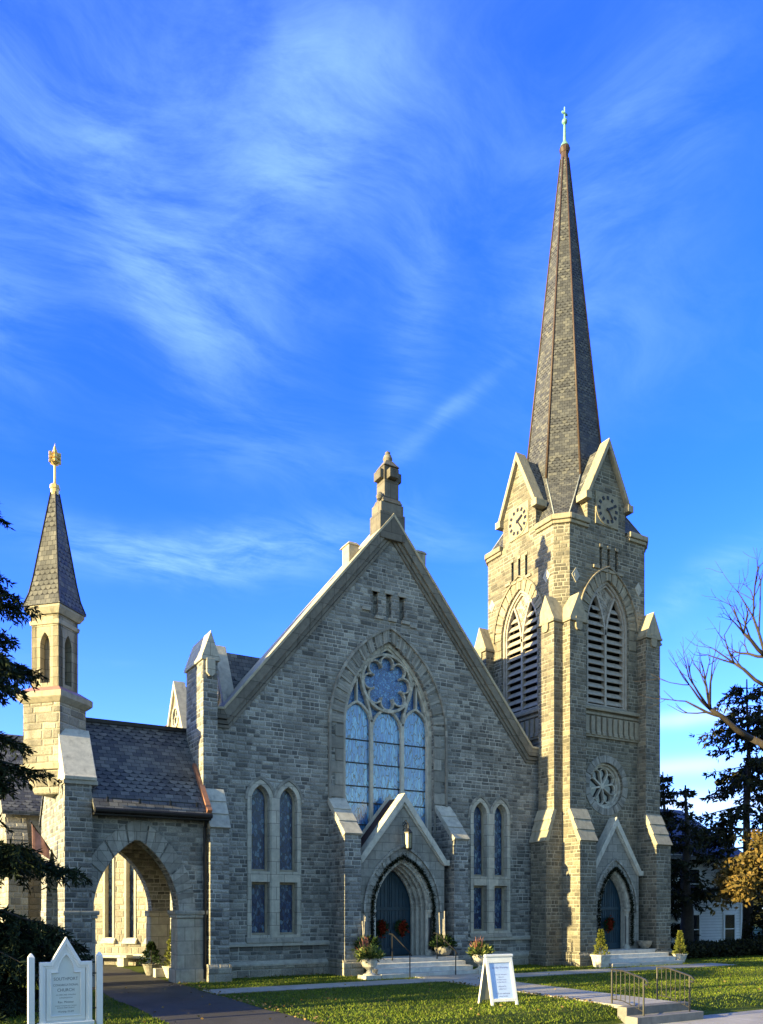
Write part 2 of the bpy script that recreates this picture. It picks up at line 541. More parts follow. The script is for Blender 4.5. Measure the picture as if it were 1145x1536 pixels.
def link(o, parent=None):
    COL.objects.link(o)
    if parent is not None:
        o.parent = parent
        o.matrix_parent_inverse = Matrix.Translation(-parent.location)
    return o


class MB:
    def __init__(s):
        s.v, s.f, s.marks, s.hold = [], [], [], 0

    def mark(s):
        """a new separate piece starts here"""
        if not s.hold:
            s.marks.append((len(s.v), len(s.f)))

    def face(s, pts):
        b = len(s.v)
        s.v += [tuple(p) for p in pts]
        s.f.append(tuple(range(b, b + len(pts))))

    def hexa(s, q):
        """8 corners: bottom 4 ccw, top 4 ccw"""
        s.mark()
        b = len(s.v)
        s.v += [tuple(p) for p in q]
        for f in ((3, 2, 1, 0), (4, 5, 6, 7), (0, 1, 5, 4), (1, 2, 6, 5), (2, 3, 7, 6), (3, 0, 4, 7)):
            s.f.append(tuple(b + i for i in f))
        return s

    def box(s, x0, x1, y0, y1, z0, z1):
        return s.hexa([(x0, y0, z0), (x1, y0, z0), (x1, y1, z0), (x0, y1, z0), (x0, y0, z1), (x1, y0, z1), (x1, y1, z1), (x0, y1, z1)])

    def fbox(s, fr, u0, u1, v0, v1, d0, d1):
        return s.plate(fr, [(u0, v0), (u1, v0), (u1, v1), (u0, v1)], [], d0, d1)

    def plate(s, fr, outer, holes=(), d0=-.1, d1=0.0, back=True):
        s.mark()
        loops = [list(outer)] + [list(h) for h in holes]
        for i, l in enumerate(loops):
            if (area2(l) > 0) != (i == 0):
                l.reverse()
        b = len(s.v)
        flat = [p for l in loops for p in l]
        n = len(flat)
        s.v += [tuple(fr.p(p[0], p[1], d1)) for p in flat] + [tuple(fr.p(p[0], p[1], d0)) for p in flat]
        k = b
        for l in loops:
            m = len(l)
            for i in range(m):
                j = (i + 1) % m
                s.f.append((k + j, k + i, k + n + i, k + n + j))
            k += m
        if len(loops) == 1 and len(outer) <= 4:
            s.f.append(tuple(b + i for i in range(n)))
            s.f.append(tuple(b + n + i for i in reversed(range(n))))
            return s
        ed, k = [], 0
        for l in loops:
            ed += [(k + i, k + (i + 1) % len(l)) for i in range(len(l))]
            k += len(l)
        V, _, F, ov, _, _ = delaunay_2d_cdt([Vector(p[:2]) for p in flat], ed, [], 0, 1e-6)
        idx = {}
        for i, o in enumerate(ov):
            if o:
                idx[i] = o[0]
            else:
                idx[i] = None
        for t in F:
            c = (sum(V[i].x for i in t) / 3, sum(V[i].y for i in t) / 3)
            ins = False
            for l in loops:
                for i in range(len(l)):
                    (x0, y0), (x1, y1) = l[i][:2], l[i - 1][:2]
                    if (y0 > c[1]) != (y1 > c[1]) and c[0] < (x1 - x0) * (c[1] - y0) / (y1 - y0) + x0:
                        ins = not ins
            if not ins:
                continue
            q = [V[i] for i in t]
            t = list(t) if area2([(p.x, p.y) for p in q]) > 0 else list(reversed(t))
            fa, fb = [], []
            for i in t:
                if idx[i] is None:
                    s.v += [tuple(fr.p(V[i].x, V[i].y, d1)), tuple(fr.p(V[i].x, V[i].y, d0))]
                    fa.append(len(s.v) - 2); fb.append(len(s.v) - 1)
                else:
                    fa.append(b + idx[i]); fb.append(b + n + idx[i])
            s.f.append(tuple(fa)); s.f.append(tuple(reversed(fb)))
        return s

    def prof(s, fr, poly, u0, u1):
        """polygon in the (d, v) plane of a frame, run along u from u0 to u1"""
        return s.plate(Fr(fr.o, fr.n, fr.v, -fr.u), poly, [], -u1, -u0)

    def bar(s, fr, line, w, d0, d1, closed=False):
        s.mark(); s.hold += 1
        n = len(line)
        L, Rr = [], []
        for i in range(n):
            a = line[i - 1] if (i > 0 or closed) else line[i]
            c = line[(i + 1) % n] if (i < n - 1 or closed) else line[i]
            p = line[i]
            t1 = Vector((p[0] - a[0], p[1] - a[1])); t2 = Vector((c[0] - p[0], c[1] - p[1]))
            if t1.length < 1e-9: t1 = t2.copy()
            if t2.length < 1e-9: t2 = t1.copy()
            t1.normalize(); t2.normalize()
            n1, n2 = Vector((-t1.y, t1.x)), Vector((-t2.y, t2.x))
            mt = (n1 + n2)
            if mt.length < 1e-6: mt = n1
            mt.normalize()
            k = w / 2 / max(.35, mt.dot(n1))
            L.append((p[0] + mt.x * k, p[1] + mt.y * k)); Rr.append((p[0] - mt.x * k, p[1] - mt.y * k))
        for i in range(n if closed else n - 1):
            j = (i + 1) % n
            q = [Rr[i], Rr[j], L[j], L[i]]
            s.hexa([fr.p(*a, d0) for a in q] + [fr.p(*a, d1) for a in q])
        s.hold -= 1
        return s

    def frustum(s, c, n, r0, r1, z0, z1, rot=0.0, cap=True):
        s.mark()
        b = len(s.v)
        for r, z in ((r0, z0), (r1, z1)):
            for i in range(n):
                a = rot + 2 * math.pi * i / n
                s.v.append((c[0] + r * math.cos(a), c[1] + r * math.sin(a), z))
        for i in range(n):
            j = (i + 1) % n
            s.f.append((b + i, b + j, b + n + j, b + n + i))
        if cap:
            s.f.append(tuple(b + n + i for i in range(n)))
            s.f.append(tuple(b + n - 1 - i for i in range(n)))
        return s

    def lathe(s, c, prof, n=20):
        s.mark(); s.hold += 1
        for (r0, z0), (r1, z1) in zip(prof[:-1], prof[1:]):
            s.frustum(c, n, max(r0, .001), max(r1, .001), c[2] + z0, c[2] + z1, cap=False)
        s.hold -= 1
        return s

    def tube(s, pts, radii, n=6):
        s.mark()
        b = len(s.v)
        pts = [Vector(p) for p in pts]
        up = Vector((.3, .2, 1))
        for i, p in enumerate(pts):
            t = (pts[min(i + 1, len(pts) - 1)] - pts[max(i - 1, 0)])
            if t.length < 1e-9: t = Vector((0, 0, 1))
            t.normalize()
            a = t.cross(up)
            if a.length < .05: a = t.cross(Vector((1, 0, 0)))
            a.normalize(); c = t.cross(a)
            r = radii[i] if isinstance(radii, (list, tuple)) else radii
            for k in range(n):
                th = 2 * math.pi * k / n
                s.v.append(tuple(p + a * (r * math.cos(th)) + c * (r * math.sin(th))))
        for i in range(len(pts) - 1):
            for k in range(n):
                l = (k + 1) % n
                s.f.append((b + i * n + k, b + i * n + l, b + (i + 1) * n + l, b + (i + 1) * n + k))
        s.f.append(tuple(b + k for k in reversed(range(n))))
        e = b + (len(pts) - 1) * n
        s.f.append(tuple(e + k for k in range(n)))
        return s

    def each(s, name, mat, parent=None, smooth=False, bevel=0.0):
        """every piece as a mesh of its own"""
        out = []
        ends = s.marks[1:] + [(len(s.v), len(s.f))]
        for (v0, f0), (v1, f1) in zip(s.marks, ends):
            m = MB()
            m.v = s.v[v0:v1]; m.f = [tuple(i - v0 for i in f) for f in s.f[f0:f1]]
            out.append(m.build(name, mat, parent, smooth, bevel))
        return out

    def build(s, name, mat, parent=None, smooth=False, bevel=0.0):
        me = bpy.data.meshes.new(name)
        me.from_pydata(s.v, [], s.f)
        me.materials.append(mat)
        uv_map(me)
        if smooth:
            me.polygons.foreach_set('use_smooth', [True] * len(me.polygons))
        me.update()
        o = bpy.data.objects.new(name, me)
        link(o, parent)
        if bevel:
            md = o.modifiers.new('bevel', 'BEVEL')
            md.width = bevel; md.segments = 2; md.limit_method = 'ANGLE'; md.angle_limit = R(40)
        return o


def uv_map(me):
    n = len(me.loops)
    if not n:
        return
    co = np.empty(len(me.vertices) * 3); me.vertices.foreach_get('co', co); co = co.reshape(-1, 3)
    li = np.empty(n, int); me.loops.foreach_get('vertex_index', li)
    lt = np.empty(len(me.polygons), int); me.polygons.foreach_get('loop_total', lt)
    nr = np.empty(len(me.polygons) * 3); me.polygons.foreach_get('normal', nr); nr = nr.reshape(-1, 3)
    nl = np.repeat(nr, lt, axis=0)
    nl = np.round(nl, 4)
    flat = np.hypot(nl[:, 0], nl[:, 1]) < .12
    t = np.stack([-nl[:, 1], nl[:, 0], np.zeros(n)], 1)
    ln = np.linalg.norm(t, axis=1); ln[ln == 0] = 1
    t /= ln[:, None]
    t[flat] = (1, 0, 0)
    w = np.cross(nl, t); w[flat] = (0, 1, 0)
    p = co[li]
    uv = np.stack([(p * t).sum(1), (p * w).sum(1)], 1)
    lay = me.uv_layers.new(name='UVMap')
    lay.data.foreach_set('uv', uv.astype(np.float32).ravel())


def blades(name, mat, P, D, L, W, parent=None, kind=None, rng=None):
    """one mesh of many small leaf faces: at P, pointing along D, length L, width W"""
    rng = rng or np.random.default_rng(1)
    P, D = np.asarray(P, float), np.asarray(D, float)
    n = len(P)
    D = D / np.maximum(np.linalg.norm(D, axis=1), 1e-9)[:, None]
    S = np.cross(D, rng.normal(size=(n, 3)))
    S /= np.maximum(np.linalg.norm(S, axis=1), 1e-9)[:, None]
    L = np.broadcast_to(L, (n,))[:, None]; W = np.broadcast_to(W, (n,))[:, None]
    V = np.stack([P, P + D * L * .45 + S * W * .5, P + D * L, P + D * L * .45 - S * W * .5], 1).reshape(-1, 3)
    F = np.arange(n * 4).reshape(n, 4)
    me = bpy.data.meshes.new(name)
    me.vertices.add(n * 4); me.vertices.foreach_set('co', V.ravel())
    me.loops.add(n * 4); me.loops.foreach_set('vertex_index', F.ravel())
    me.polygons.add(n); me.polygons.foreach_set('loop_start', np.arange(0, n * 4, 4)); me.polygons.foreach_set('loop_total', np.full(n, 4))
    me.materials.append(mat)
    me.update(calc_edges=True)
    me.validate()
    o = bpy.data.objects.new(name, me)
    link(o, parent)
    if kind: o['kind'] = kind
    return o


def thing(name, label, cat, loc, group=None):
    o = bpy.data.objects.new(name, None)
    COL.objects.link(o)
    o.location = loc
    o.empty_display_size = .3
    o['label'] = label; o['category'] = cat
    if group: o['group'] = group
    return o


def tag(o, label, cat, group=None):
    o['label'] = label; o['category'] = cat
    if group: o['group'] = group
    return o


def struct(o):
    o['kind'] = 'structure'
    return o


# ---- arches
def arch_pt(cx, hw, zs, rise, t):
    Rr = (hw * hw + rise * rise) / (2 * hw)
    ta = math.acos(max(-1, min(1, (Rr - hw) / Rr)))
    th = (1 - abs(t)) * ta
    x = hw - Rr + Rr * math.cos(th)
    return (cx + (x if t >= 0 else -x), zs + Rr * math.sin(th))


def arch_line(cx, hw, zs, rise, n=24, legs=None):
    """left spring, over the apex, to the right spring; legs = height the jambs run down to"""
    pts = [arch_pt(cx, hw, zs, rise, -1 + 2 * i / n) for i in range(n + 1)]
    if legs is not None:
        pts = [(cx - hw, legs)] + pts + [(cx + hw, legs)]
    return pts


def arch_poly(cx, hw, z0, zs, rise, n=24):
    return arch_line(cx, hw, zs, rise, n, legs=z0)


def circle(cx, cz, r, n=40, a0=0, a1=360):
    m = n if a1 - a0 == 360 else n + 1
    return [(cx + r * math.cos(R(a0 + (a1 - a0) * i / n)), cz + r * math.sin(R(a0 + (a1 - a0) * i / n))) for i in range(m)]


def voussoirs(mb, fr, cx, zs, hi, ri, ho, ro, N, d0, d1, gap=.012, legs=None, course=.45, rnd=None):
    rnd = rnd or random.Random(5)
    for k in range(N):
        a, b = -1 + 2 * k / N + gap, -1 + 2 * (k + 1) / N - gap
        ts = [a + (b - a) * i / 3 for i in range(4)]
        inn = [arch_pt(cx, hi, zs, ri, t) for t in ts]
        out = [arch_pt(cx, ho, zs, ro, t) for t in ts]
        j = rnd.uniform(-.008, .012)
        for i in range(3):
            q = [inn[i], inn[i + 1], out[i + 1], out[i]]
            if area2(q) < 0: q.reverse()
            mb.hexa([fr.p(*p, d0) for p in q] + [fr.p(*p, d1 + j) for p in q])
    if legs is not None:
        z = zs - .01
        i = 0
        while z > legs + .05:
            z2 = max(legs, z - course)
            e = 0 if i % 2 else (ho - hi) * .35
            j = rnd.uniform(-.008, .012)
            mb.fbox(fr, cx - ho + e, cx - hi, z2 + .008, z - .008, d0, d1 + j)
            mb.fbox(fr, cx + hi, cx + ho - e, z2 + .008, z - .008, d0, d1 + j)
            z = z2; i += 1
    return mb


# ------------------------------------------------------------------ ground, drive, paths
def ground():
    mb = MB()
    # lawn: one sheet to the horizon with a low kerb slope down to the street pavement
    xs = [-800, -60, -20, 0, 20, 45, 100, 800]
    ys = [(-11.95, -.36), (-11.86, -.30), (-11.35, -.03), (-11.0, 0), (0, 0), (30, 0), (120, 0), (900, 0)]
    for (y0, z0), (y1, z1) in zip(ys[:-1], ys[1:]):
        for x0, x1 in zip(xs[:-1], xs[1:]):
            mb.face([(x0, y0, z0), (x1, y0, z0), (x1, y1, z1), (x0, y1, z1)])
    mb.face([(-800, -900, -.5), (800, -900, -.5), (800, -11.95, -.5), (-800, -11.95, -.5)])
    struct(mb.build('lawn', LAWN))
    mb = MB()
    n = 40
    for i in range(n):
        y0, y1 = -11.0 + (28.0) * i / n, -11.0 + 28.0 * (i + 1) / n
        w = lambda y: .05 * math.sin(y * 1.7) + .03 * math.sin(y * 4.1)
        mb.face([(4.42 + w(y0), y0, .012), (6.9 + w(y0 + 3), y0, .012), (6.9 + w(y1 + 3), y1, .012), (4.42 + w(y1), y1, .012)])
    mb.face([(4.4, -11.9, -.33), (7.0, -11.9, -.33), (6.9 + w(-8), -11.0, .012), (4.42 + w(-11), -11.0, .012)])
    struct(mb.build('driveway', ASPH))
    mb = MB()
    mb.box(6.95, 28.0, -4.55, -3.35, -.05, .024)
    struct(mb.build('church_path', CONC))
    mb = MB()
    mb.box(14.15, 15.85, -11.72, -4.552, -.05, .028)
    mb.box(14.2, 16.6, -3.348, -2.7, -.05, .028)
    struct(mb.build('entrance_path', CONC))
    mb = MB()
    mb.box(-60, 120, -14.4, -11.9, -.5, -.335)
    struct(mb.build('sidewalk', CONC))
    mb = MB()
    mb.box(-60, 120, -24, -14.55, -.6, -.45)
    struct(mb.build('road', ASPH))
    mb = MB()
    mb.box(13.95, 16.05, -11.98, -11.70, -.5, .03)
    mb.box(13.9, 16.1, -12.34, -11.985, -.5, -.155)
    struct(mb.build('path_steps', STEPD, bevel=.012))


ground()

# ------------------------------------------------------------------ the church
church = thing('church', 'grey granite Gothic church with tall slate spire, gabled front and arched carriage porch', 'church', (15, 0, 0))
GX = 14.95          # centre line of the gable


def lancet_outline(c1, c2, hw, zb, zs, rise, e):
    """outer outline of a pair of pointed lights with margin e"""
    mid = (c1 + c2) / 2
    o = [(c1 - hw - e, zb), (c2 + hw + e, zb)]
    rr = list(reversed(arch_line(c2, hw + e, zs, rise + e * 1.2, 20)))
    o += [p for p in rr if p[0] > mid + .005]
    o += [p for p in reversed(arch_line(c1, hw + e, zs, rise + e * 1.2, 20)) if p[0] < mid - .005]
    return o


PAIRS = [(9.965, 10.955), (18.92, 19.91)]
PHW, PZS, PRISE = .315, 5.78, .50


def nave():
    S0 = south(0)
    outer = [(8.30, 0), (22.1, 0), (22.1, 8.3), (21.25, 8.35), (GX, 15.95), (8.75, 8.35), (8.30, 8.3)]
    holes = [arch_poly(14.9, 1.87, 4.4, 8.6, 3.18, 32)]
    for a, b in PAIRS:
        holes.append(lancet_outline(a, b, PHW, 1.14, PZS, PRISE, .13))
    for x in (14.3, 14.85, 15.4):
        holes.append([(x - .11, 12.62), (x + .11, 12.62), (x + .11, 13.45), (x - .11, 13.45)])
    mb = MB().plate(S0, outer, holes, -.55, 0)
    wall = mb.build('nave_wall', STONE, church)
    mb = MB()
    mb.box(14.0, 15.7, .16, .5, 12.4, 13.6)
    mb.build('slit_backing', STONE, wall)
    mb = MB()
    for x in (14.3, 14.85, 15.4):
        mb.fbox(S0, x - .17, x + .17, 13.45, 13.57, -.2, .05)
        mb.fbox(S0, x - .03, x + .31, 12.5, 12.61, -.2, .07)
    mb.fbox(S0, 13.75, 14.08, 12.72, 12.84, -.05, .07)
    mb.fbox(S0, 15.72, 16.0, 12.42, 12.53, -.05, .06)
    mb.each('slit_sill', GRAN, wall, bevel=.01)
    # side and rear walls
    mb = MB()
    mb.box(8.62, 9.15, .56, 34, 0, 7.72)
    mb.box(20.9, 21.4, .56, 34, 0, 7.72)
    mb.plate(north(34), [(-21.4, 0), (-8.62, 0), (-8.62, 7.6), (-GX, 14.1), (-21.4, 7.6)], [], -.5, 0)
    mb.each('side_wall', STONE, church)
    # roof
    S = south(0)
    mb = MB()
    for sgn in (-1, 1):
        q = [(GX, 14.3), (GX + sgn * 6.75, 7.45), (GX + sgn * 6.75, 7.27), (GX, 14.1)]
        mb.plate(S, q, [], -34.4, -1.06)
    roof = mb.build('nave_roof', SLATE, church)
    MB().box(GX - .12, GX + .12, 1.1, 34.4, 14.22, 14.38).build('ridge_cap', COPPER, roof)
    # coping of the gable
    mb = MB()
    mb.bar(S0, [(8.15, 8.42), (8.72, 8.42), (GX, 16.03), (21.3, 8.42), (21.75, 8.42)], .30, -1.05, .17)
    cop = mb.build('gable_coping', COPF, church, bevel=.015)
    mb = MB()
    mb.bar(S0, [(8.08, 8.60), (8.66, 8.60), (GX, 16.26), (21.36, 8.60), (21.8, 8.60)], .085, -1.1, .21)
    mb.build('coping_lit_cap', CAPST, cop, bevel=.015)  # sunlit top strip of the coping put into a paler stone colour
    mb = MB()
    mb.bar(S0, [(8.35, 8.18), (8.80, 8.18), (GX, 15.68), (21.22, 8.18), (21.7, 8.18)], .13, -.3, .10)
    mb.bar(S0, [(8.45, 8.05), (8.86, 8.05), (GX, 15.47), (21.16, 8.05), (21.7, 8.05)], .10, -.3, .055)
    mb.build('coping_moulding', COPF, cop, bevel=.01)
    # courses
    mb = MB()
    for x0, x1 in ((8.5, 12.44), (17.48, 21.6)):
        mb.prof(S0, [(-.1, 1.0), (.11, 1.0), (.11, 1.08), (.02, 1.15), (-.1, 1.15)], x0, x1)
        mb.prof(S0, [(-.1, .36), (.13, .36), (.13, .42), (.02, .52), (-.1, .52)], x0, x1)
    mb.each('sill_course', LIME, church)
    mb = MB()
    for x0, x1 in ((8.5, 12.44), (17.48, 21.6)):
        mb.fbox(S0, x0, x1, 0, .355, -.1, .10)
    mb.each('plinth', PSTONE, church)
    # finial cross on its stepped pedestal
    mb = MB()
    fx, fy = GX - .05, .1
    mb.box(fx - .52, fx + .52, fy - .3, fy + .45, 15.35, 16.3)
    mb.box(fx - .47, fx + .47, fy - .27, fy + .4, 16.3, 16.66)
    mb.box(fx - .40, fx + .40, fy - .30, fy + .43, 16.66, 16.72)
    mb.hexa([(fx - .40, fy - .27, 16.72), (fx + .40, fy - .27, 16.72), (fx + .40, fy + .4, 16.72), (fx - .40, fy + .4, 16.72),
             (fx - .36, fy - .22, 16.86), (fx + .36, fy - .22, 16.86), (fx + .36, fy + .34, 16.86), (fx - .36, fy + .34, 16.86)])
    mb.box(fx - .30, fx + .30, fy - .22, fy + .34, 16.86, 17.50)
    mb.box(fx - .30, fx + .30, fy - .20, fy + .32, 17.50, 18.0)
    mb.box(fx - .45, fx + .45, fy - .17, fy + .29, 17.54, 17.86)
    mb.box(fx - .19, fx + .19, fy - .42, fy + .52, 17.52, 17.84)
    mb.frustum((fx, fy + .06), 4, .46, .20, 18.0, 18.28, R(45))
    fin = mb.build('gable_cross', COPF, church, bevel=.02)
    mb = MB()
    mb.lathe((fx, fy + .06, 18.25), [(.02, 0), (.14, .02), (.18, .12), (.14, .24), (.09, .3), (.1, .36), (.03, .42), (0, .43)], 12)
    mb.build('finial_ball', COPF, fin, smooth=True)
    mb = MB()
    mb.lathe((fx - .42, fy - .1, 16.72), [(.02, 0), (.11, .05), (.14, .16), (.08, .28), (0, .32)], 10)
    mb.lathe((fx + .44, fy - .1, 16.5), [(.02, 0), (.09, .05), (.11, .13), (.06, .22), (0, .25)], 10)
    mb.each('corner_knop', COPF, fin, smooth=True)
    for x, z in ((13.50, 15.10), (16.32, 15.42)):
        mb = MB()
        mb.box(x - .2, x + .2, .12, .62, 13.7, z - .12)
        mb.hexa([(x - .25, .08, z - .12), (x + .25, .08, z - .12), (x + .25, .76, z - .12), (x - .25, .76, z - .12),
                 (x - .16, .16, z), (x + .16, .16, z), (x + .16, .68, z), (x - .16, .68, z)])
        mb.build('shoulder_block', CAPST, church, bevel=.015)


nave()


def great_window():
    fr = south(0)
    cx = 14.9
    mb = MB()
    voussoirs(mb, fr, cx, 8.6, 1.885, 3.2, 2.38, 3.62, 22, -.35, .035, legs=5.0, course=.42)
    sur = mb.build('window_surround', GRAN, church, bevel=.012)
    mb = MB()
    mb.bar(fr, arch_line(cx, 2.42, 8.6, 3.66, 40, legs=6.0), .09, -.05, .09)
    mb.build('hood_moulding', GRAN, sur, bevel=.01)
    # tracery
    mb = MB()
    D0, D1 = -.40, -.17
    mb.bar(fr, arch_line(cx, 1.83, 8.6, 3.1, 40, legs=4.4), .13, D0, -.12)
    mb.bar(fr, arch_line(cx, 1.74, 8.6, 2.98, 40, legs=4.4), .09, D0, D1)
    for x in (cx - .645, cx + .645):
        mb.bar(fr, [(x, 4.4), (x, 8.95)], .13, D0, D1)
    for c, hw, zs, rise in ((cx - 1.22, .56, 8.75, .78), (cx, .61, 8.62, .76), (cx + 1.22, .56, 8.75, .78)):
        mb.bar(fr, arch_line(c, hw, zs, rise, 22), .085, D0, D1 - .01)
    rc = (cx, 10.33)
    mb.bar(fr, circle(*rc, 1.02, 48), .10, D0, D1 + .02, closed=True)
    for k in range(8):
        a = 90 + 45 * k
        fx, fz = rc[0] + .70 * math.cos(R(a)), rc[1] + .70 * math.sin(R(a))
        mb.bar(fr, circle(fx, fz, .265, 16, a - 128, a + 128), .06, D0, D1 + .005)
    for s in (-1, 1):
        # curved bar from the mullion head round the rose to the main arch
        pts = []
        for i in range(13):
            t = i / 12
            pts.append((cx + s * (.645 + .62 * t ** 1.35), 8.85 + 2.0 * t))
        mb.bar(fr, pts, .10, D0, D1)
        mb.bar(fr, [(cx + s * 1.24, 9.5), (cx + s * 1.24, 10.72)], .06, D0, D1)
    tr = mb.build('tracery', LIME, sur, bevel=.012)
    # glass, one pane to a light and one behind the tracery head
    for c, hw in ((cx - 1.19, .53), (cx, .585), (cx + 1.19, .53)):
        MB().plate(fr, arch_poly(c, hw + .03, 4.4, 8.66, .80), [], -.33, -.30).build('glass_pane', GLASSB, sur)
    o = MB().plate(fr, arch_poly(cx, 1.85, 8.3, 8.6, 3.1), [], -.38, -.345).build('tracery_glass', GLASSR, sur)
    mb = MB()
    for c, hw in ((cx - 1.19, .53), (cx, .585), (cx + 1.19, .53)):
        for z in (8.2, 7.38, 6.56, 5.98, 5.2):
            mb.fbox(fr, c - hw, c + hw, z - .02, z + .02, -.31, -.275)
    mb.each('saddle_bar', IRON, sur)


great_window()


def lancet_pair(fr, c1, c2, parent):
    out = lancet_outline(c1, c2, PHW, 1.10, PZS, PRISE, .15)
    holes = []
    for c in (c1, c2):
        holes.append(arch_poly(c, PHW, 3.45, PZS, PRISE, 16))
        holes.append([(c - PHW, 1.36), (c + PHW, 1.36), (c + PHW, 3.10), (c - PHW, 3.10)])
    w = MB().plate(fr, out, holes, -.36, .028).build('lancet_window', LIMEJ, parent, bevel=.012)
    mb = MB()
    mid = (c1 + c2) / 2
    mb.fbox(fr, mid - .15, mid + .15, 1.2, PZS + .1, -.1, .07)
    mb.fbox(fr, mid - .10, mid + .10, PZS + .101, PZS + .36, -.34, .022)
    mb.prof(fr, [(-.1, 1.08), (.12, 1.08), (.12, 1.14), (-.02, 1.345), (-.1, 1.345)], c1 - PHW - .2, c2 + PHW + .2)
    mb.build('mullion', LIMEJ, w, bevel=.03)
    mb = MB()
    for c in (c1, c2):
        mb.bar(fr, arch_line(c, PHW - .035, PZS, PRISE - .03, 16, legs=3.45), .075, -.33, -.20)
        mb.fbox(fr, c - PHW + .073, c + PHW - .073, 3.452, 3.53, -.33, -.20)
        q = [(c - PHW + .035, 1.395), (c + PHW - .035, 1.395), (c + PHW - .035, 3.065), (c - PHW + .035, 3.065)]
        mb.bar(fr, q, .075, -.33, -.20, closed=True)
    mb.each('frame', FRAMEP, w, bevel=.008)
    mb = MB()
    for c in (c1, c2):
        mb.bar(fr, arch_line(c, PHW + .19, PZS, PRISE + .25, 20), .09, -.1, .045 + (.008 if c == c2 else 0))
    mb.each('hood_moulding', GRAN, w)
    for c in (c1, c2):
        MB().plate(fr, arch_poly(c, PHW - .02, 3.46, PZS, PRISE - .02, 16), [], -.30, -.27).build('glass_pane', GLASSL, w)
        MB().fbox(fr, c - PHW + .02, c + PHW - .02, 1.37, 3.09, -.30, -.27).build('glass_pane', GLASSL, w)


for a, b in PAIRS:
    lancet_pair(south(0), a, b, church)


def weathering(mb, fr, u0, u1, dl, z0, du, z1, n=3, t=.075):
    a0, a1 = Vector((dl, z0)), Vector((du, z1))
    al = (a1 - a0).normalized()
    nn = Vector((-al.y, al.x))
    if nn.x < 0: nn = -nn
    for i in range(n):
        p, q = a0.lerp(a1, i / n), a0.lerp(a1, (i + 1) / n)
        lip = .05 if i == 0 else .02
        poly = [p - nn * .12, p - al * lip + nn * 0, p - al * lip + nn * t, q + nn * t * .45, q - nn * .12]
        mb.prof(fr, [tuple(x) for x in poly], u0 - .035, u1 + .035)


def buttress(fr, u0, u1, dl, du, zw0, zw1, ztop, mat, cap=None, apex=None, plinth=True, name='buttress', split=None):
    prof = [(-.3, 0), (dl, 0), (dl, zw0), (max(du, 0), zw1)]
    if du > 0:
        prof += [(du, ztop)]
    prof += [(-.3, ztop if du > 0 else zw1)]
    b = MB().prof(fr, prof, u0, u1).build(name, mat, church)
    mb = MB()
    weathering(mb, fr, u0, u1, dl, zw0, max(du, .0), zw1)
    mb.build('weathering', TCAP if mat is TSTONE else LIME, b, bevel=.01)
    if plinth:
        mb = MB()
        mb.prof(fr, [(-.2, 0), (dl + .07, 0), (dl + .07, .42), (dl, .54), (-.2, .54)], u0 - .07, u1 + .07)
        mb.build('plinth', PSTONE if mat is not TSTONE else mat, b)
    if cap == 'gablet':
        mid = (u0 + u1) / 2
        mb = MB()
        mb.plate(fr, [(u0 - .05, ztop), (u1 + .05, ztop), (mid, apex)], [], -.3, du + .06)
        mb.plate(fr, [(mid - .17, ztop - .32), (mid - .1, ztop - .42), (mid + .1, ztop - .42), (mid + .17, ztop - .32), (mid + .17, ztop + .1), (mid - .17, ztop + .1)], [], du, du + .08)
        mb.fbox(fr, u0 - .06, u1 + .06, ztop - .10, ztop - .002, -.3, du + .09)
        mb.build('gablet', TLIME if mat is TSTONE else LIMEJ, b, bevel=.015)
    return b


# nave corner buttress with gabled head (south-west)
buttress(south(-.0), 7.9, 8.5, 1.12, .495, 4.72, 5.95, 6.0, STONE)
mb = MB()
mb.box(7.88, 8.34, -.5, 1.25, 4.0, 9.95)
bb = mb.build('corner_pier', STONE, church)
mb = MB()
mb.plate(south(0), [(7.81, 9.95), (8.41, 9.95), (8.41, 10.03), (8.11, 10.88), (7.81, 10.03)], [], -1.3, .56)
mb.plate(south(0), [(7.97, 9.55), (8.06, 9.45), (8.16, 9.45), (8.25, 9.55), (8.25, 10.0), (7.97, 10.0)], [], .45, .58)
mb.build('pier_gable', LIMEJ, bb, bevel=.015)
# buttresses on either side of the entrance
buttress(south(0), 12.45, 13.06, 1.2, 0, 4.72, 6.02, 6.02, STONE)
buttress(south(0), 16.86, 17.47, 1.2, 0, 4.72, 6.02, 6.02, STONE)


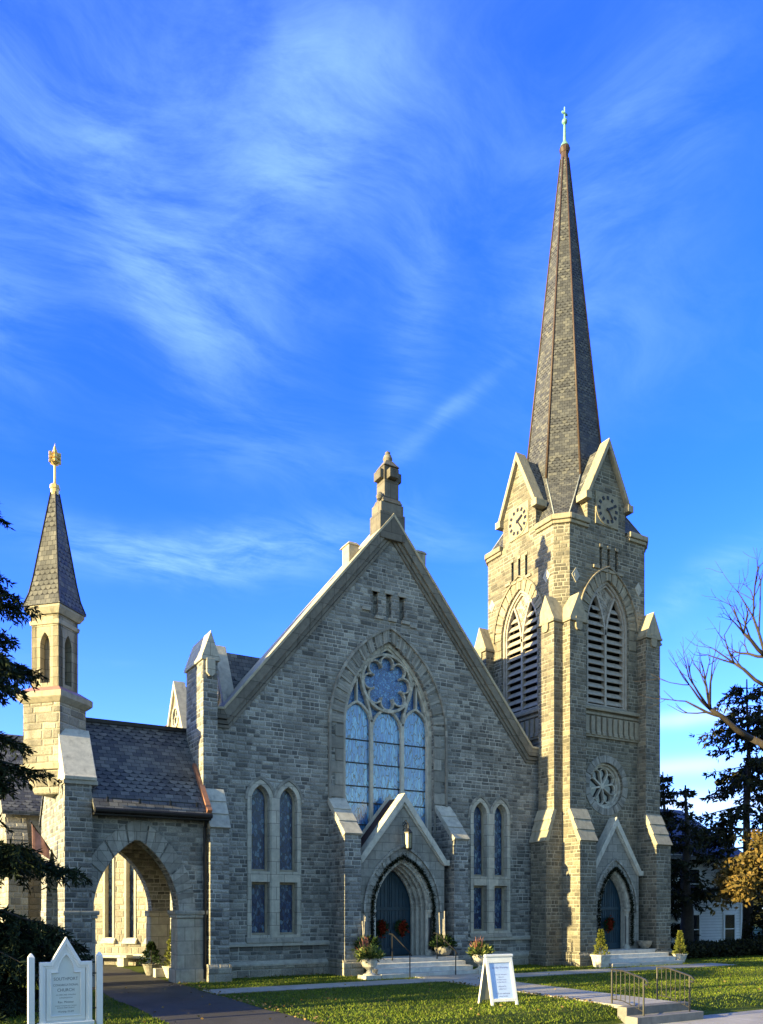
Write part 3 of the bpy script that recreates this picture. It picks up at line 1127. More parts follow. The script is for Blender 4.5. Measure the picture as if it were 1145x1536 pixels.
def portal(y, xc, hww, zf, za, hw, z0, zs, rise, door_hw, door_rise, back, roofed=True):
    """gabled stone doorway standing out from the wall"""
    fr = south(y)
    w = MB()
    w.plate(fr, [(xc - hww, 0), (xc + hww, 0), (xc + hww, zf), (xc, za), (xc - hww, zf)], [arch_poly(xc, hw, z0, zs, rise, 28)], -.28, 0)
    w.box(xc - hww, xc - hw - .1, y + .281, back - .01, 0, zf - .1)
    w.box(xc + hw + .1, xc + hww, y + .281, back - .01, 0, zf - .1)
    wall = w.build('entrance_porch', PORCHST, church)
    mb = MB()
    mb.bar(fr, [(xc - hww - .16, zf - .06), (xc - hww + .02, zf - .06), (xc, za + .10), (xc + hww - .02, zf - .06), (xc + hww + .16, zf - .06)], .20, -.3, .13)
    mb.bar(fr, [(xc - hww + .10, zf - .10), (xc, za - .12), (xc + hww - .10, zf - .10)], .07, -.1, .07)
    mb.build('gable_coping', LIME, wall, bevel=.015)
    if roofed:
        mb = MB()
        e = .12
        for s in (-1, 1):
            mb.plate(fr, [(xc, za + .12), (xc + s * (hww + e), zf - .1), (xc + s * (hww + e), zf - .28), (xc, za - .1)], [], -(back - y) + .005, -.301)
        mb.each('porch_roof', MAROON, wall)
        mb = MB()
        mb.bar(fr, [(xc - hww - .12, zf), (xc, za + .24), (xc + hww + .12, zf)], .10, -(back - y) + .004, -(back - y) + .05)
        mb.build('flashing', LIME, wall)
    mb = MB()
    mb.bar(fr, arch_line(xc, hw + .28, zs, rise + .33, 36, legs=zs - .1), .09, -.05, .075)
    voussoirs(mb, fr, xc, zs, hw + .02, rise + .02, hw + .235, rise + .28, 13, -.1, .018)
    mb.build('hood_moulding', PORCHST, wall, bevel=.012)
    mb = MB()
    mb.bar(fr, arch_line(xc, hw - .075, zs, rise - .09, 36), .17, -.27, -.035)
    n = 4
    dmax = back - y - .12
    for i in range(n):
        t = (i + 1) / n
        h = (hw - .16) + (door_hw - (hw - .16)) * t
        r = (rise - .19) + (door_rise - (rise - .19)) * t
        mb.bar(fr, arch_line(xc, h + .055, zs, r + .06, 36, legs=z0), .14, -dmax * t - .0, -dmax * (t - .8 / n) - .05)
    mb.build('arch_moulding', LIME, wall, bevel=.02)
    for s in (-1, 1):
        x = xc + s * (hw - .10)
        mb = MB()
        mb.lathe((x, y + .14, z0), [(.14, 0), (.14, .16), (.10, .24), (.10, .28)], 14)
        mb.lathe((x, y + .14, zs - .27), [(.075, 0), (.10, .04), (.085, .08), (.14, .2), (.16, .21), (.16, .27)], 14)
        c = mb.build('column', LIME, wall, smooth=False)
        MB().frustum((x, y + .14), 14, .075, .075, z0 + .27, zs - .25).build('shaft', SHAFT, c, smooth=True)
    return wall


def double_door(y, xc, hw, z0, zs, rise):
    fr = south(y)
    d = MB().plate(fr, arch_poly(xc, hw, z0, zs, rise, 24), [], -.05, 0).build('door', DOORB, church)
    mb = MB()
    mb.fbox(fr, xc - .02, xc + .02, z0, zs + rise - .12, 0, .03)
    mb.fbox(fr, xc - hw, xc + hw, zs - .02, zs + .1, 0, .035)
    mb.fbox(fr, xc - hw, xc + hw, z0, z0 + .24, 0, .03)
    mb.fbox(fr, xc - hw, xc + hw, z0 + .78, z0 + .90, 0, .03)
    k = 5
    for s in (-1, 1):
        for i in range(k):
            x = xc + s * (.06 + (hw - .1) * (i + .1) / k)
            zt = zs + max(0, rise * (1 - (abs(x - xc) / hw) ** 1.5)) - .08
            mb.fbox(fr, x - .018, x + .018, z0 + .24, zt, 0, .022)
    mb.build('door_panel', DOORB, d, bevel=.006)
    mb = MB()
    for s in (-1, 1):
        mb.tube([fr.p(xc + s * .1, z0 + .95, .03), fr.p(xc + s * .1, z0 + .95, .08), fr.p(xc + s * .1, z0 + 1.15, .08), fr.p(xc + s * .1, z0 + 1.15, .03)], .012)
    mb.each('handle', IRON, d)


PX = 14.86
portal(-.95, PX, 1.74, 3.92, 5.98, 1.27, .5, 2.18, 1.9, .84, 1.46, 0)
double_door(-.07, PX, .86, .56, 2.18, 1.42)
TX = 24.6
portal(-1.42, TX, 1.36, 3.72, 5.62, .92, .5, 2.18, 1.7, .66, 1.36, -1.0, roofed=False)
double_door(-1.06, TX, .68, .58, 2.18, 1.33)


def stairs(x0, x1, yf, yb, zt, n, tread):
    mb = MB()
    h = zt / n
    for i in range(n):
        ins = .0 if i < n - 1 else .0
        y0 = yf + i * tread
        y1 = yb if i == n - 1 else yf + (i + 1) * tread + .03
        mb.box(x0 + i * .06, x1 - i * .06, y0, y1, 0 if i == 0 else i * h - .03, (i + 1) * h)
    return mb.build('entrance_steps', STEPST, church, bevel=.015)


stairs(12.95, 16.85, -2.75, -.6, .56, 4, .34)
stairs(22.95, 26.85, -2.9, -1.3, .58, 4, .30)
# ------------------------------------------------------------------ tower
TX0, TX1, TY0, TY1 = 22.12, 27.22, -1.0, 4.1
TC = ((TX0 + TX1) / 2, (TY0 + TY1) / 2)
CH = .44
EAVE = 17.62


def to_local(side):
    """frame of one tower face with u = 0 on the face's centre line"""
    if side == 's': return Fr((TC[0], TY0, 0), (1, 0, 0), Z, (0, -1, 0))
    if side == 'w': return Fr((TX0, TC[1], 0), (0, -1, 0), Z, (-1, 0, 0))
    if side == 'e': return Fr((TX1, TC[1], 0), (0, 1, 0), Z, (1, 0, 0))
    return Fr((TC[0], TY1, 0), (-1, 0, 0), Z, (0, 1, 0))


HALF = (TX1 - TX0) / 2
FLATW = HALF - CH
GHW = 1.06
GC = {'s': -.10, 'w': .0, 'e': 0.0, 'n': 0.0}
LW, LZ0, LZS, LRISE = 1.16, 10.4, 13.75, 1.85
ROSE = (-.12, 7.22)


def tower():
    mb = MB()
    for sd in 'swen':
        fr = to_local(sd)
        holes = [arch_poly(0, LW, LZ0, LZS, LRISE, 28)]
        if sd in 's':
            holes.append(circle(*ROSE, .93, 36))
        for x in (-.42, .02, .46):
            holes.append([(x - .075, 16.0 + x * 0), (x + .075, 16.0), (x + .075, 16.85), (x - .075, 16.85)])
        g, c = GHW, GC[sd]
        outer = [(-FLATW, 0), (FLATW, 0), (FLATW, EAVE), (c + g, EAVE), (c + g, 18.92), (c, 21.05), (c - g, 18.92), (c - g, EAVE), (-FLATW, EAVE)]
        mb.plate(fr, outer, holes, -.5, 0)
    # chamfered corners
    for (cx, cy) in ((TX0, TY0), (TX1, TY0), (TX1, TY1), (TX0, TY1)):
        sx, sy = (1 if cx == TX0 else -1), (1 if cy == TY0 else -1)
        a, b = Vector((cx, cy + sy * CH, 0)), Vector((cx + sx * CH, cy, 0))
        k = Vector((sx, sy, 0)) * .5
        q = [a, b, b + k, a + k]
        if (b - a).cross(k).z < 0: q = [b, a, a + k, b + k]
        mb.hexa([p + Vector((0, 0, 0)) for p in q] + [p + Vector((0, 0, EAVE)) for p in q])
    tw = mb.build('bell_tower', TSTONE, church)
    mb = MB()
    mb.box(TX0 + .45, TX1 - .45, TY0 + .45, TY1 - .45, .2, 17.5)
    mb.build('tower_core', DARK, tw)
    TTRIM = mat_dressed('tower_trim', (.24, .215, .17), var=.25)
    # arch rings and sills, slit stones, plaques, corbel bands
    archm = mat_dressed('tower_arch_stone', (.27, .245, .195), var=.25)
    for sd in 'swen':
        fr = to_local(sd)
        voussoirs(MB(), fr, 0, LZS, LW + .005, LRISE + .005, LW + .43, LRISE + .48, 15, -.3, .03, legs=12.9, course=.4).build('arch_ring', archm, tw, bevel=.012)
    mb = MB()
    for sd in 'swen':
        fr = to_local(sd)
        mb.bar(fr, arch_line(0, LW + .47, LZS, LRISE + .53, 32), .07, -.05, .085)
        mb.prof(fr, [(-.4, 10.2), (.14, 10.2), (.14, 10.3), (-.1, 10.46), (-.4, 10.46)], -FLATW + .3, FLATW - .3)
        mb.fbox(fr, -FLATW + .34, FLATW - .34, 10.02, 10.12, -.1, .06)
        mb.fbox(fr, -FLATW + .34, FLATW - .34, 9.12, 9.24, -.1, .08)
        for i in range(11):
            u = -1.55 + 3.1 * i / 10
            MB().prof(fr, [(-.1, 9.2), (.13, 9.2), (.13, 9.32), (.10, 9.36), (.10, 9.95), (-.1, 9.95)], u - .105, u + .105).build('corbel', TTRIM, tw, bevel=.01)
        for x, dz in ((-.42, 0), (.02, 0), (.46, 0)):
            mb.fbox(fr, x - .02, x + .34, 15.88, 15.99, -.1, .07)
            mb.fbox(fr, x - .09, x + .09, 16.86, 16.98, -.1, .04)
        mb.fbox(fr, -.86, -.52, 15.95, 16.07, -.1, .07)
    mb.each('string_course', TTRIM, tw, bevel=.012)
    mb = MB()
    for sd in 'swen':
        fr = to_local(sd)
        for u, v in ((-1.80, 15.45), (1.72, 15.55)):
            mb.plate(fr, [(u, v - .29), (u + .21, v), (u, v + .29), (u - .21, v)], [], -.1, .03)
            mb.plate(fr, circle(u, v, .09, 12), [], .02, .045)
    mb.each('diamond_plaque', LIME, tw)
    # cornice pieces at the corners
    mb = MB()
    for (cx, cy) in ((TX0, TY0), (TX1, TY0), (TX1, TY1), (TX0, TY1)):
        sx, sy = (1 if cx == TX0 else -1), (1 if cy == TY0 else -1)
        g0 = HALF - GHW - .06
        line = [(cx, cy + sy * (g0 + .0)), (cx, cy + sy * CH), (cx + sx * CH, cy), (cx + sx * g0, cy)]
        mb.bar(FLAT, line, .30, EAVE - .02, EAVE + .20)
        mb.bar(FLAT, line, .16, EAVE - .16, EAVE - .02)
    mb.each('cornice', TLIME, tw, bevel=.03)
    # gables above the clocks
    mb = MB()
    for sd in 'swen':
        fr = to_local(sd)
        c = GC[sd]
        mb.bar(fr, [(c - 1.28, 18.72), (c - 1.10, 18.88), (c, 21.14), (c + 1.10, 18.88), (c + 1.28, 18.72)], .16, -.35, .18)
        for s in (-1, 1):
            mb.fbox(fr, c + s * 1.17 - .16, c + s * 1.17 + .16, 18.56, 18.84, -.36, .22)
    mb.each('gable_coping', TLIME, tw, bevel=.02)
    mb = MB()
    for sd in 'swen':
        fr = to_local(sd)
        for s in (-1, 1):
            c = GC[sd]
            mb.plate(fr, [(c, 21.1), (c + s * 1.22, 18.76), (c + s * 1.22, 18.61), (c, 20.9)], [], -2.4, -.351)
            mb.fbox(fr, c + s * (GHW - .005) - .03, c + s * (GHW - .005) + .03, EAVE, 18.85, -1.5, -.501)
    mb.each('gable_roof', SLATE, tw)
    # buttresses
    for sd, us in (('s', ((-2.52, -1.67), (1.68, 2.53))), ('w', ((1.70, 2.60), (-2.55, -1.7))), ('e', ((-2.60, -1.70), (1.7, 2.55)))):
        fr = to_local(sd)
        for u0, u1 in us:
            dl, du = (1.0, .45) if sd == 's' else (.82, .42)
            buttress(fr, u0, u1, dl, du, 4.85, 6.1, 13.5, TSTONE, cap='gablet', apex=14.55)


tower()


def louvre_window(sd):
    fr = to_local(sd)
    mb = MB()
    D0, D1 = -.34, -.14
    mb.bar(fr, arch_line(0, LW - .05, LZS, LRISE - .06, 32, legs=LZ0), .11, D0, -.08)
    mb.bar(fr, arch_line(0, LW - .15, LZS, LRISE - .19, 32, legs=LZ0), .08, D0, D1)
    mb.bar(fr, [(0, LZ0), (0, LZS - .1)], .11, D0, D1)
    for s in (-1, 1):
        pts = [(s * .02 + s * .52 * (i / 10) ** 1.7, LZS - .35 + 1.65 * i / 10) for i in range(11)]
        mb.bar(fr, pts, .09, D0, D1)
    mb.fbox(fr, -LW + .1, LW - .1, LZ0, LZ0 + .10, D0, -.1)
    w = mb.build('louvre_window', LOUV, church, bevel=.01)
    n = 15
    for i in range(n):
        z = LZ0 + .28 + i * .315
        zt = z + .02
        if zt > LZS:
            f = (zt - LZS) / (LRISE - .2)
            hwz = (LW - .2) * max(0, 1 - f ** 1.6)
        else:
            hwz = LW - .17
        inner = .05 if zt < LZS - .3 else .05 + .55 * max(0, (zt - LZS + .35) / 1.65) ** 1.7
        if hwz - inner < .12: continue
        for s in (-1, 1):
            a, b = sorted((s * inner, s * hwz))
            mb = MB()
            mb.prof(fr, [(-.165, z - .12), (-.145, z - .10), (-.30, z + .115), (-.325, z + .10)], a, b)
            mb.build('slat', LOUV, w)
    mb = MB()
    pl = [(0, LZS - .28)] + [(.02 + .5 * (i / 8) ** 1.7, LZS - .2 + 1.45 * i / 8) for i in range(1, 9)] + [(0, LZS + LRISE - .24)] + \
         [(-.02 - .5 * (i / 8) ** 1.7, LZS - .2 + 1.45 * i / 8) for i in range(8, 0, -1)]
    mb.plate(fr, pl, [], -.30, -.24)
    rr = random.Random(3)
    for k in range(26):
        zz = LZS + .35 + rr.random() * 1.1
        uu = rr.uniform(-.4, .4) * (zz - LZS) / 1.4
        mb.bar(fr, circle(uu, zz, .07, 8), .025, -.25, -.215, closed=True)
    mb.build('head_panel', LOUV, w)
    MB().plate(fr, arch_poly(0, LW + .1, LZ0 - .1, LZS, LRISE + .1), [], -.50, -.46).build('backing', DARK, w)


for sd in 'sw':
    louvre_window(sd)


def tower_rose():
    fr = to_local('s')
    c = ROSE
    mb = MB()
    for k in range(16):
        a0, a1 = 22.5 * k + .7, 22.5 * (k + 1) - .7
        i_, o_ = circle(*c, .93, 3, a0, a1), circle(*c, 1.22, 3, a0, a1)
        for i in range(3):
            q = [i_[i + 1], i_[i], o_[i], o_[i + 1]]
            if area2(q) < 0: q.reverse()
            mb.hexa([fr.p(*p, -.3) for p in q] + [fr.p(*p, .03) for p in q])
    w = mb.build('wheel_window', GRAN, church, bevel=.01)
    mb = MB()
    mb.bar(fr, circle(*c, .89, 40), .10, -.35, -.10, closed=True)
    mb.bar(fr, circle(*c, .80, 40), .10, -.36, -.20, closed=True)
    for k in range(8):
        a = 12 + 45 * k
        mb.bar(fr, [(c[0] + .08 * math.cos(R(a)), c[1] + .08 * math.sin(R(a))), (c[0] + .6 * math.cos(R(a)), c[1] + .6 * math.sin(R(a)))], .075, -.36, -.22)
        a += 22.5
        mb.bar(fr, circle(c[0] + .53 * math.cos(R(a)), c[1] + .53 * math.sin(R(a)), .215, 12, a - 112, a + 112), .06, -.36, -.23)
    mb.plate(fr, circle(*c, .12, 16), [], -.36, -.2)
    mb.build('tracery', LIME, w, bevel=.012)
    MB().plate(fr, circle(*c, .9, 36), [], -.40, -.34).build('glass_pane', PANE, w)


tower_rose()


def clock(sd):
    fr = to_local(sd)
    cz = 18.42
    fr = Fr(fr.p(GC[sd], 0), fr.u, fr.v, fr.n)
    cl = MB().fbox(fr, -.64, .64, cz - .66, cz + .66, -.1, .04).build('clock', mat_dressed('clock_stone_' + sd, (.25, .225, .17), dirt=.25), church, bevel=.01)
    MB().plate(fr, circle(0, cz, .63, 40), [], .03, .065).build('dial', DIALST, cl)
    mb = MB()
    for k in range(12):
        a = R(30 * k)
        mb.bar(fr, [(.41 * math.sin(a), cz + .41 * math.cos(a)), (.55 * math.sin(a), cz + .55 * math.cos(a))], .115, .06, .085)
    mb.each('hour_mark', IRON, cl)
    for ang, ln, w in ((145, .42, .05), (62, .33, .08)):
        a = R(ang)
        mb = MB()
        mb.bar(fr, [(-.08 * math.sin(a), cz - .08 * math.cos(a)), (ln * .55 * math.sin(a), cz + ln * .55 * math.cos(a)), (ln * math.sin(a), cz + ln * math.cos(a))], w, .08, .10 + w * .2)
        mb.plate(fr, circle(0, cz, .06, 12), [], .08, .105)
        mb.build('hand', IRON, cl)


clock('s')
clock('w')


def spire():
    cx, cy = TC
    A, h = HALF - .03, FLATW + .02
    zb, zo, zt = EAVE + .16, 20.15, 34.75
    ao, at = 1.68, .17

    def ring(ax, hx, z):
        v = [(-ax, -hx), (-hx, -ax), (hx, -ax), (ax, -hx), (ax, hx), (hx, ax), (-hx, ax), (-ax, hx)]
        return [Vector((cx + p[0], cy + p[1], z)) for p in v]
    t = math.tan(R(22.5))
    r0, r1, r2 = ring(A, h, zb), ring(ao, ao * t, zo), ring(at, at * t, zt)
    mid = [ring((A + ao) / 2 - .12, (h + ao * t) / 2 - .10, (zb + zo) / 2)][0]
    mb = MB()
    for lo, hi in ((r0, mid), (mid, r1), (r1, r2)):
        for i in range(8):
            j = (i + 1) % 8
            mb.face([lo[i], lo[j], hi[j], hi[i]])
    mb.face(list(reversed(r0)))
    sp = mb.build('spire', SPSLATE, church)
    mb = MB()
    for i in range(8):
        mb.tube([r1[i], r2[i]], [.055, .035], 6)
    mb.each('hip_roll', COPPER, sp, smooth=True)
    mb = MB()
    for i in range(8):
        mb.tube([r0[i], mid[i], r1[i]], .028, 5)
    mb.each('hip_flashing', mat_plain('lead_flashing', (.25, .28, .31), .5), sp, smooth=True)
    mb = MB()
    mb.frustum((cx, cy), 8, .27, .16, 33.6, 35.05, R(22.5))
    mb.frustum((cx, cy), 12, .17, .24, 35.05, 35.2)
    mb.frustum((cx, cy), 12, .24, .19, 35.2, 35.32)
    mb.build('spire_cap', COPPER, sp)
    mb = MB()
    mb.lathe((cx, cy, 35.3), [(.21, 0), (.17, .1), (.07, .28), (.055, .9), (.045, 1.0), (.10, 1.05), (.13, 1.13), (.10, 1.2), (.04, 1.26), (.035, 1.75), (0, 1.8)], 12)
    mb.box(cx - .16, cx + .16, cy - .03, cy + .03, 36.75, 36.82)
    mb.build('finial', VERD, sp, smooth=True)


spire()

# ------------------------------------------------------------------ west gables of the aisle and rear wing
def aisle_gable(yc, hw, zf, za, xw):
    fr = west(xw)
    u = -yc
    hole = circle(u, zf + .75, .38, 20)
    g = MB().plate(fr, [(u - hw, zf - 1.2), (u + hw, zf - 1.2), (u + hw, zf), (u, za), (u - hw, zf)], [hole], -.3, 0).build('aisle_gable', mat_dressed('gable_stone_%d' % int(yc), (.42, .375, .28)), church)
    mb = MB()
    mb.bar(fr, circle(u, zf + .75, .38, 24), .09, -.2, .05, closed=True)
    for k in range(3):
        mb.bar(fr, circle(u + .17 * math.cos(R(90 + 120 * k)), zf + .75 + .17 * math.sin(R(90 + 120 * k)), .16, 14), .05, -.2, -.02, closed=True)
    mb.bar(fr, [(u - hw - .1, zf - .06), (u, za + .08), (u + hw + .1, zf - .06)], .16, -.35, .1)
    mb.build('gable_trim', LIME, g, bevel=.01)
    MB().plate(fr, hole, [], -.25, -.2).build('glass_pane', PANE, g)
    mb = MB()
    for s in (-1, 1):
        mb.plate(fr, [(u, za + .06), (u + s * (hw + .12), zf - .12), (u + s * (hw + .12), zf - .26), (u, za - .1)], [], -2.5, -.351)
    mb.build('gable_roof', SLATE, g)


aisle_gable(1.62, 1.05, 8.7, 10.9, 9.0)
aisle_gable(5.5, 1.08, 8.7, 10.6, 8.75)
mb = MB()
mb.prof(south(0), [(-1.0, 8.1), (-.2, 8.1), (-.2, 8.3), (-1.0, 8.3)], 8.4, 9.2)
mb.build('lead_gutter', IRON, church)


def rear_wing():
    fr = west(3.3)
    w = MB()
    w.plate(fr, [(-17, 0), (-10, 0), (-10, 6.2), (-13.5, 9.6), (-17, 6.2)], [arch_poly(-13.5, .9, 2.2, 4.2, 1.5)], -.4, 0)
    w.box(3.7, 8.7, 10, 10.4, 0, 6.2)
    w.box(3.7, 8.7, 16.6, 17, 0, 6.2)
    o = w.build('rear_wing', PSTONE, church)
    mb = MB()
    for s in (-1, 1):
        mb.plate(fr, [(-13.5, 9.75), (-13.5 + s * 3.8, 6.05), (-13.5 + s * 3.8, 5.9), (-13.5, 9.55)], [], -9, .15)
    mb.each('wing_roof', SLATE, o)
    MB().plate(fr, arch_poly(-13.5, .9, 2.2, 4.2, 1.5), [], -.3, -.25).build('glass_pane', GLASSL, o)
    mb = MB()
    weathering(mb, south(10), 3.3, 4.0, 1.0, 4.4, 0, 5.8)
    mb.prof(south(10), [(0, 0), (1.0, 0), (1.0, 4.4), (0, 5.8)], 3.3, 4.0)
    mb.build('wing_buttress', PSTONE, o)
    # canted wall seen through the carriage arch, facing south-west
    d = 1 / math.sqrt(2)
    cf = Fr((8.4, 6.4, 0), (d, -d, 0), Z, (-d, -d, 0))       # u runs to the right along the wall
    holes = []
    for c in (-3.2, -2.25, -1.3, -.35):
        holes.append(arch_poly(c, .17, 1.05, 4.1, .4, 10))
    c_ = MB().plate(cf, [(-4.9, 0), (.25, 0), (.25, 6.4), (-4.9, 6.4)], holes, -.35, 0).build('chapel_wall', PSTONE, church)
    mb = MB()
    for c in (-3.2, -2.25, -1.3, -.35):
        mb.bar(cf, arch_line(c, .21, 4.1, .45, 12, legs=1.05), .09, -.2, .03)
        mb.prof(cf, [(-.1, .85), (.14, .85), (.14, .92), (.0, 1.08), (-.1, 1.08)], c - .3, c + .3)
    mb.prof(cf, [(-.1, .28), (.16, .28), (.16, .36), (.02, .46), (-.1, .46)], -4.9, .25)
    mb.each('window_trim', LIME, c_, bevel=.01)
    for c in (-3.2, -2.25, -1.3, -.35):
        MB().fbox(cf, c - .18, c + .18, 1.0, 4.6, -.28, -.24).build('glass_pane', GLASSL, c_)
    MB().plate(Fr((0, 0, 0), (1, 0, 0), (0, 1, 0), (0, 0, 1)), [(8.6, 6.2), (8.7, 12), (4.5, 12), (4.7, 10.2)], [], 6.4, 6.55).build('chapel_roof', SLATE, c_)


rear_wing()


# ------------------------------------------------------------------ carriage porch with corner turret
def carriage_porch():
    X0, X1, Y0, Y1 = 3.79, 7.9, -.8, 3.8
    ax, hw, zs, rise = 5.79, 1.23, 2.1, 2.18
    fr = south(Y0)
    w = MB()
    w.plate(fr, [(X0, 0), (X1, 0), (X1, 5.08), (X0, 5.08)], [arch_poly(ax, hw, 0.0, zs, rise, 28)][:0] or [], -.6, 0) if False else None
    # south and north walls as an outline that runs round the opening
    def gatewall(f, a, b, c, top, t, hh=hw, zz=zs, rr=rise):
        line = list(reversed(arch_line(c, hh, zz, rr, 30)))     # right spring to left spring
        w.plate(f, [(b, 0), (b, top), (a, top), (a, 0), (c - hh, 0)] + list(reversed(line)) + [(c + hh, 0)], [], -t, 0)
    gatewall(fr, X0, X1, ax, 5.08, .6)
    gatewall(north(Y1), -X1, -X0, -ax - .25, 5.08, .55)
    wf = west(X0)
    yc = (Y0 + Y1) / 2
    gatewall(wf, -Y1 + .551, -Y0 - .601, -yc - .05, 5.08, .55, 1.2, 2.1, 2.0)
    w.plate(wf, [(-Y1, 5.081), (-Y0, 5.081), (-yc, 7.75)], [], -.5, 0)
    wall = w.build('carriage_porch', STONE, church)
    mb = MB()
    voussoirs(mb, fr, ax, zs, hw + .004, rise + .004, hw + .52, rise + .60, 9, -.3, .03, gap=.008)
    mb.build('arch_ring', PORCHST, wall, bevel=.012)
    mb = MB()
    for a, b in ((X0 + .02, ax - hw + .06), (ax + hw - .06, X1 - .08)):
        mb.box(a, b, Y0 - .06, Y0 + .62, 0, 1.95)
        mb.box(a - .05, b + .05, Y0 - .12, Y0 + .66, 1.95, 2.05)
        mb.box(a - .09, b + .09, Y0 - .16, Y0 + .70, 2.05, 2.18)
        mb.box(a - .06, b + .06, Y0 - .12, Y0 + .66, -.02, .42)
    for a, b in ((X0 + .05, ax - hw + .3), (ax + hw + .19, X1 - .02)):
        mb.box(a, b, Y1 - .57, Y1 + .05, 0, 1.95)
        mb.box(a - .06, b + .06, Y1 - .63, Y1 + .10, 1.95, 2.16)
    mb.each('gate_pier', LIMEJ, wall, bevel=.03)
    # corner buttress with its big weathering
    mb = MB()
    mb.prof(fr, [(-.1, 0), (.14, 0), (.14, 5.85), (-.1, 5.85)], X0 - .02, 4.5)
    mb.fbox(fr, X0 - .02, 4.5, 3.85, 3.97, 0, .18)
    c = mb.build('corner_buttress', STONE, wall)
    mb = MB()
    mb.prof(fr, [(-1.6, 5.86), (.24, 5.86), (.26, 5.95), (.16, 6.02), (-.95, 7.5), (-1.6, 7.5)], X0 - .04, 4.62)
    mb.fbox(fr, X0 - .06, 4.66, 5.74, 5.86, -.3, .2)
    mb.build('weathering', LIME, wall, bevel=.01)
    # roof with ridge along x
    mb = MB()
    for s in (-1, 1):
        mb.plate(wf, [(-yc, 8.1), (-yc + s * 2.72, 5.08), (-yc + s * 2.72, 4.94), (-yc, 7.92)], [], -4.6, .02) if s < 0 else \
            mb.plate(wf, [(-yc, 8.1), (-yc + s * 2.72, 5.08), (-yc + s * 2.72, 4.94), (-yc, 7.92)], [], -4.12, -.72)
    rf = mb.build('porch_roof', SLATE, wall)
    MB().box(4.5, 8.2, yc - .1, yc + .1, 8.05, 8.17).build('ridge_cap', IRON, rf)
    mb = MB()
    mb.tube([(4.52, Y0 - .5, 5.02), (7.9, Y0 - .5, 5.02)], .075, 8)
    mb.box(4.52, 7.9, Y0 - .42, Y0 + .05, 4.90, 4.96)
    mb.tube([(7.8, Y0 - .3, 4.95), (7.8, Y0 - .12, 4.7), (7.8, Y0 - .12, 0.1)], .05, 8)
    mb.build('gutter', IRON, wall)
    mb = MB()
    for x in (4.9, 5.8, 6.7, 7.5):
        mb.box(x - .03, x + .03, Y0 - .36, Y0 - .3, 5.28, 5.42)
    mb.box(5.0, 7.6, Y0 - .34, Y0 - .31, 5.37, 5.40)
    mb.build('snow_guard', IRON, wall)
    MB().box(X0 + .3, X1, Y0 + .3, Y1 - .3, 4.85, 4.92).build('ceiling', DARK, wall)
    MB().prof(west(7.88), [(.0, 5.0), (.05, 5.0), (.05, 8.2), (0, 8.2)], -.9, .9).build('flashing', TERRA, wall) if False else None
    mb = MB()
    n_ = [(-yc + 2.72, 5.15), (-yc + 1.25, 6.78)]
    mb.bar(wf, n_, .14, -4.13, -3.98)
    mb.build('flashing', TERRA, wall)


carriage_porch()


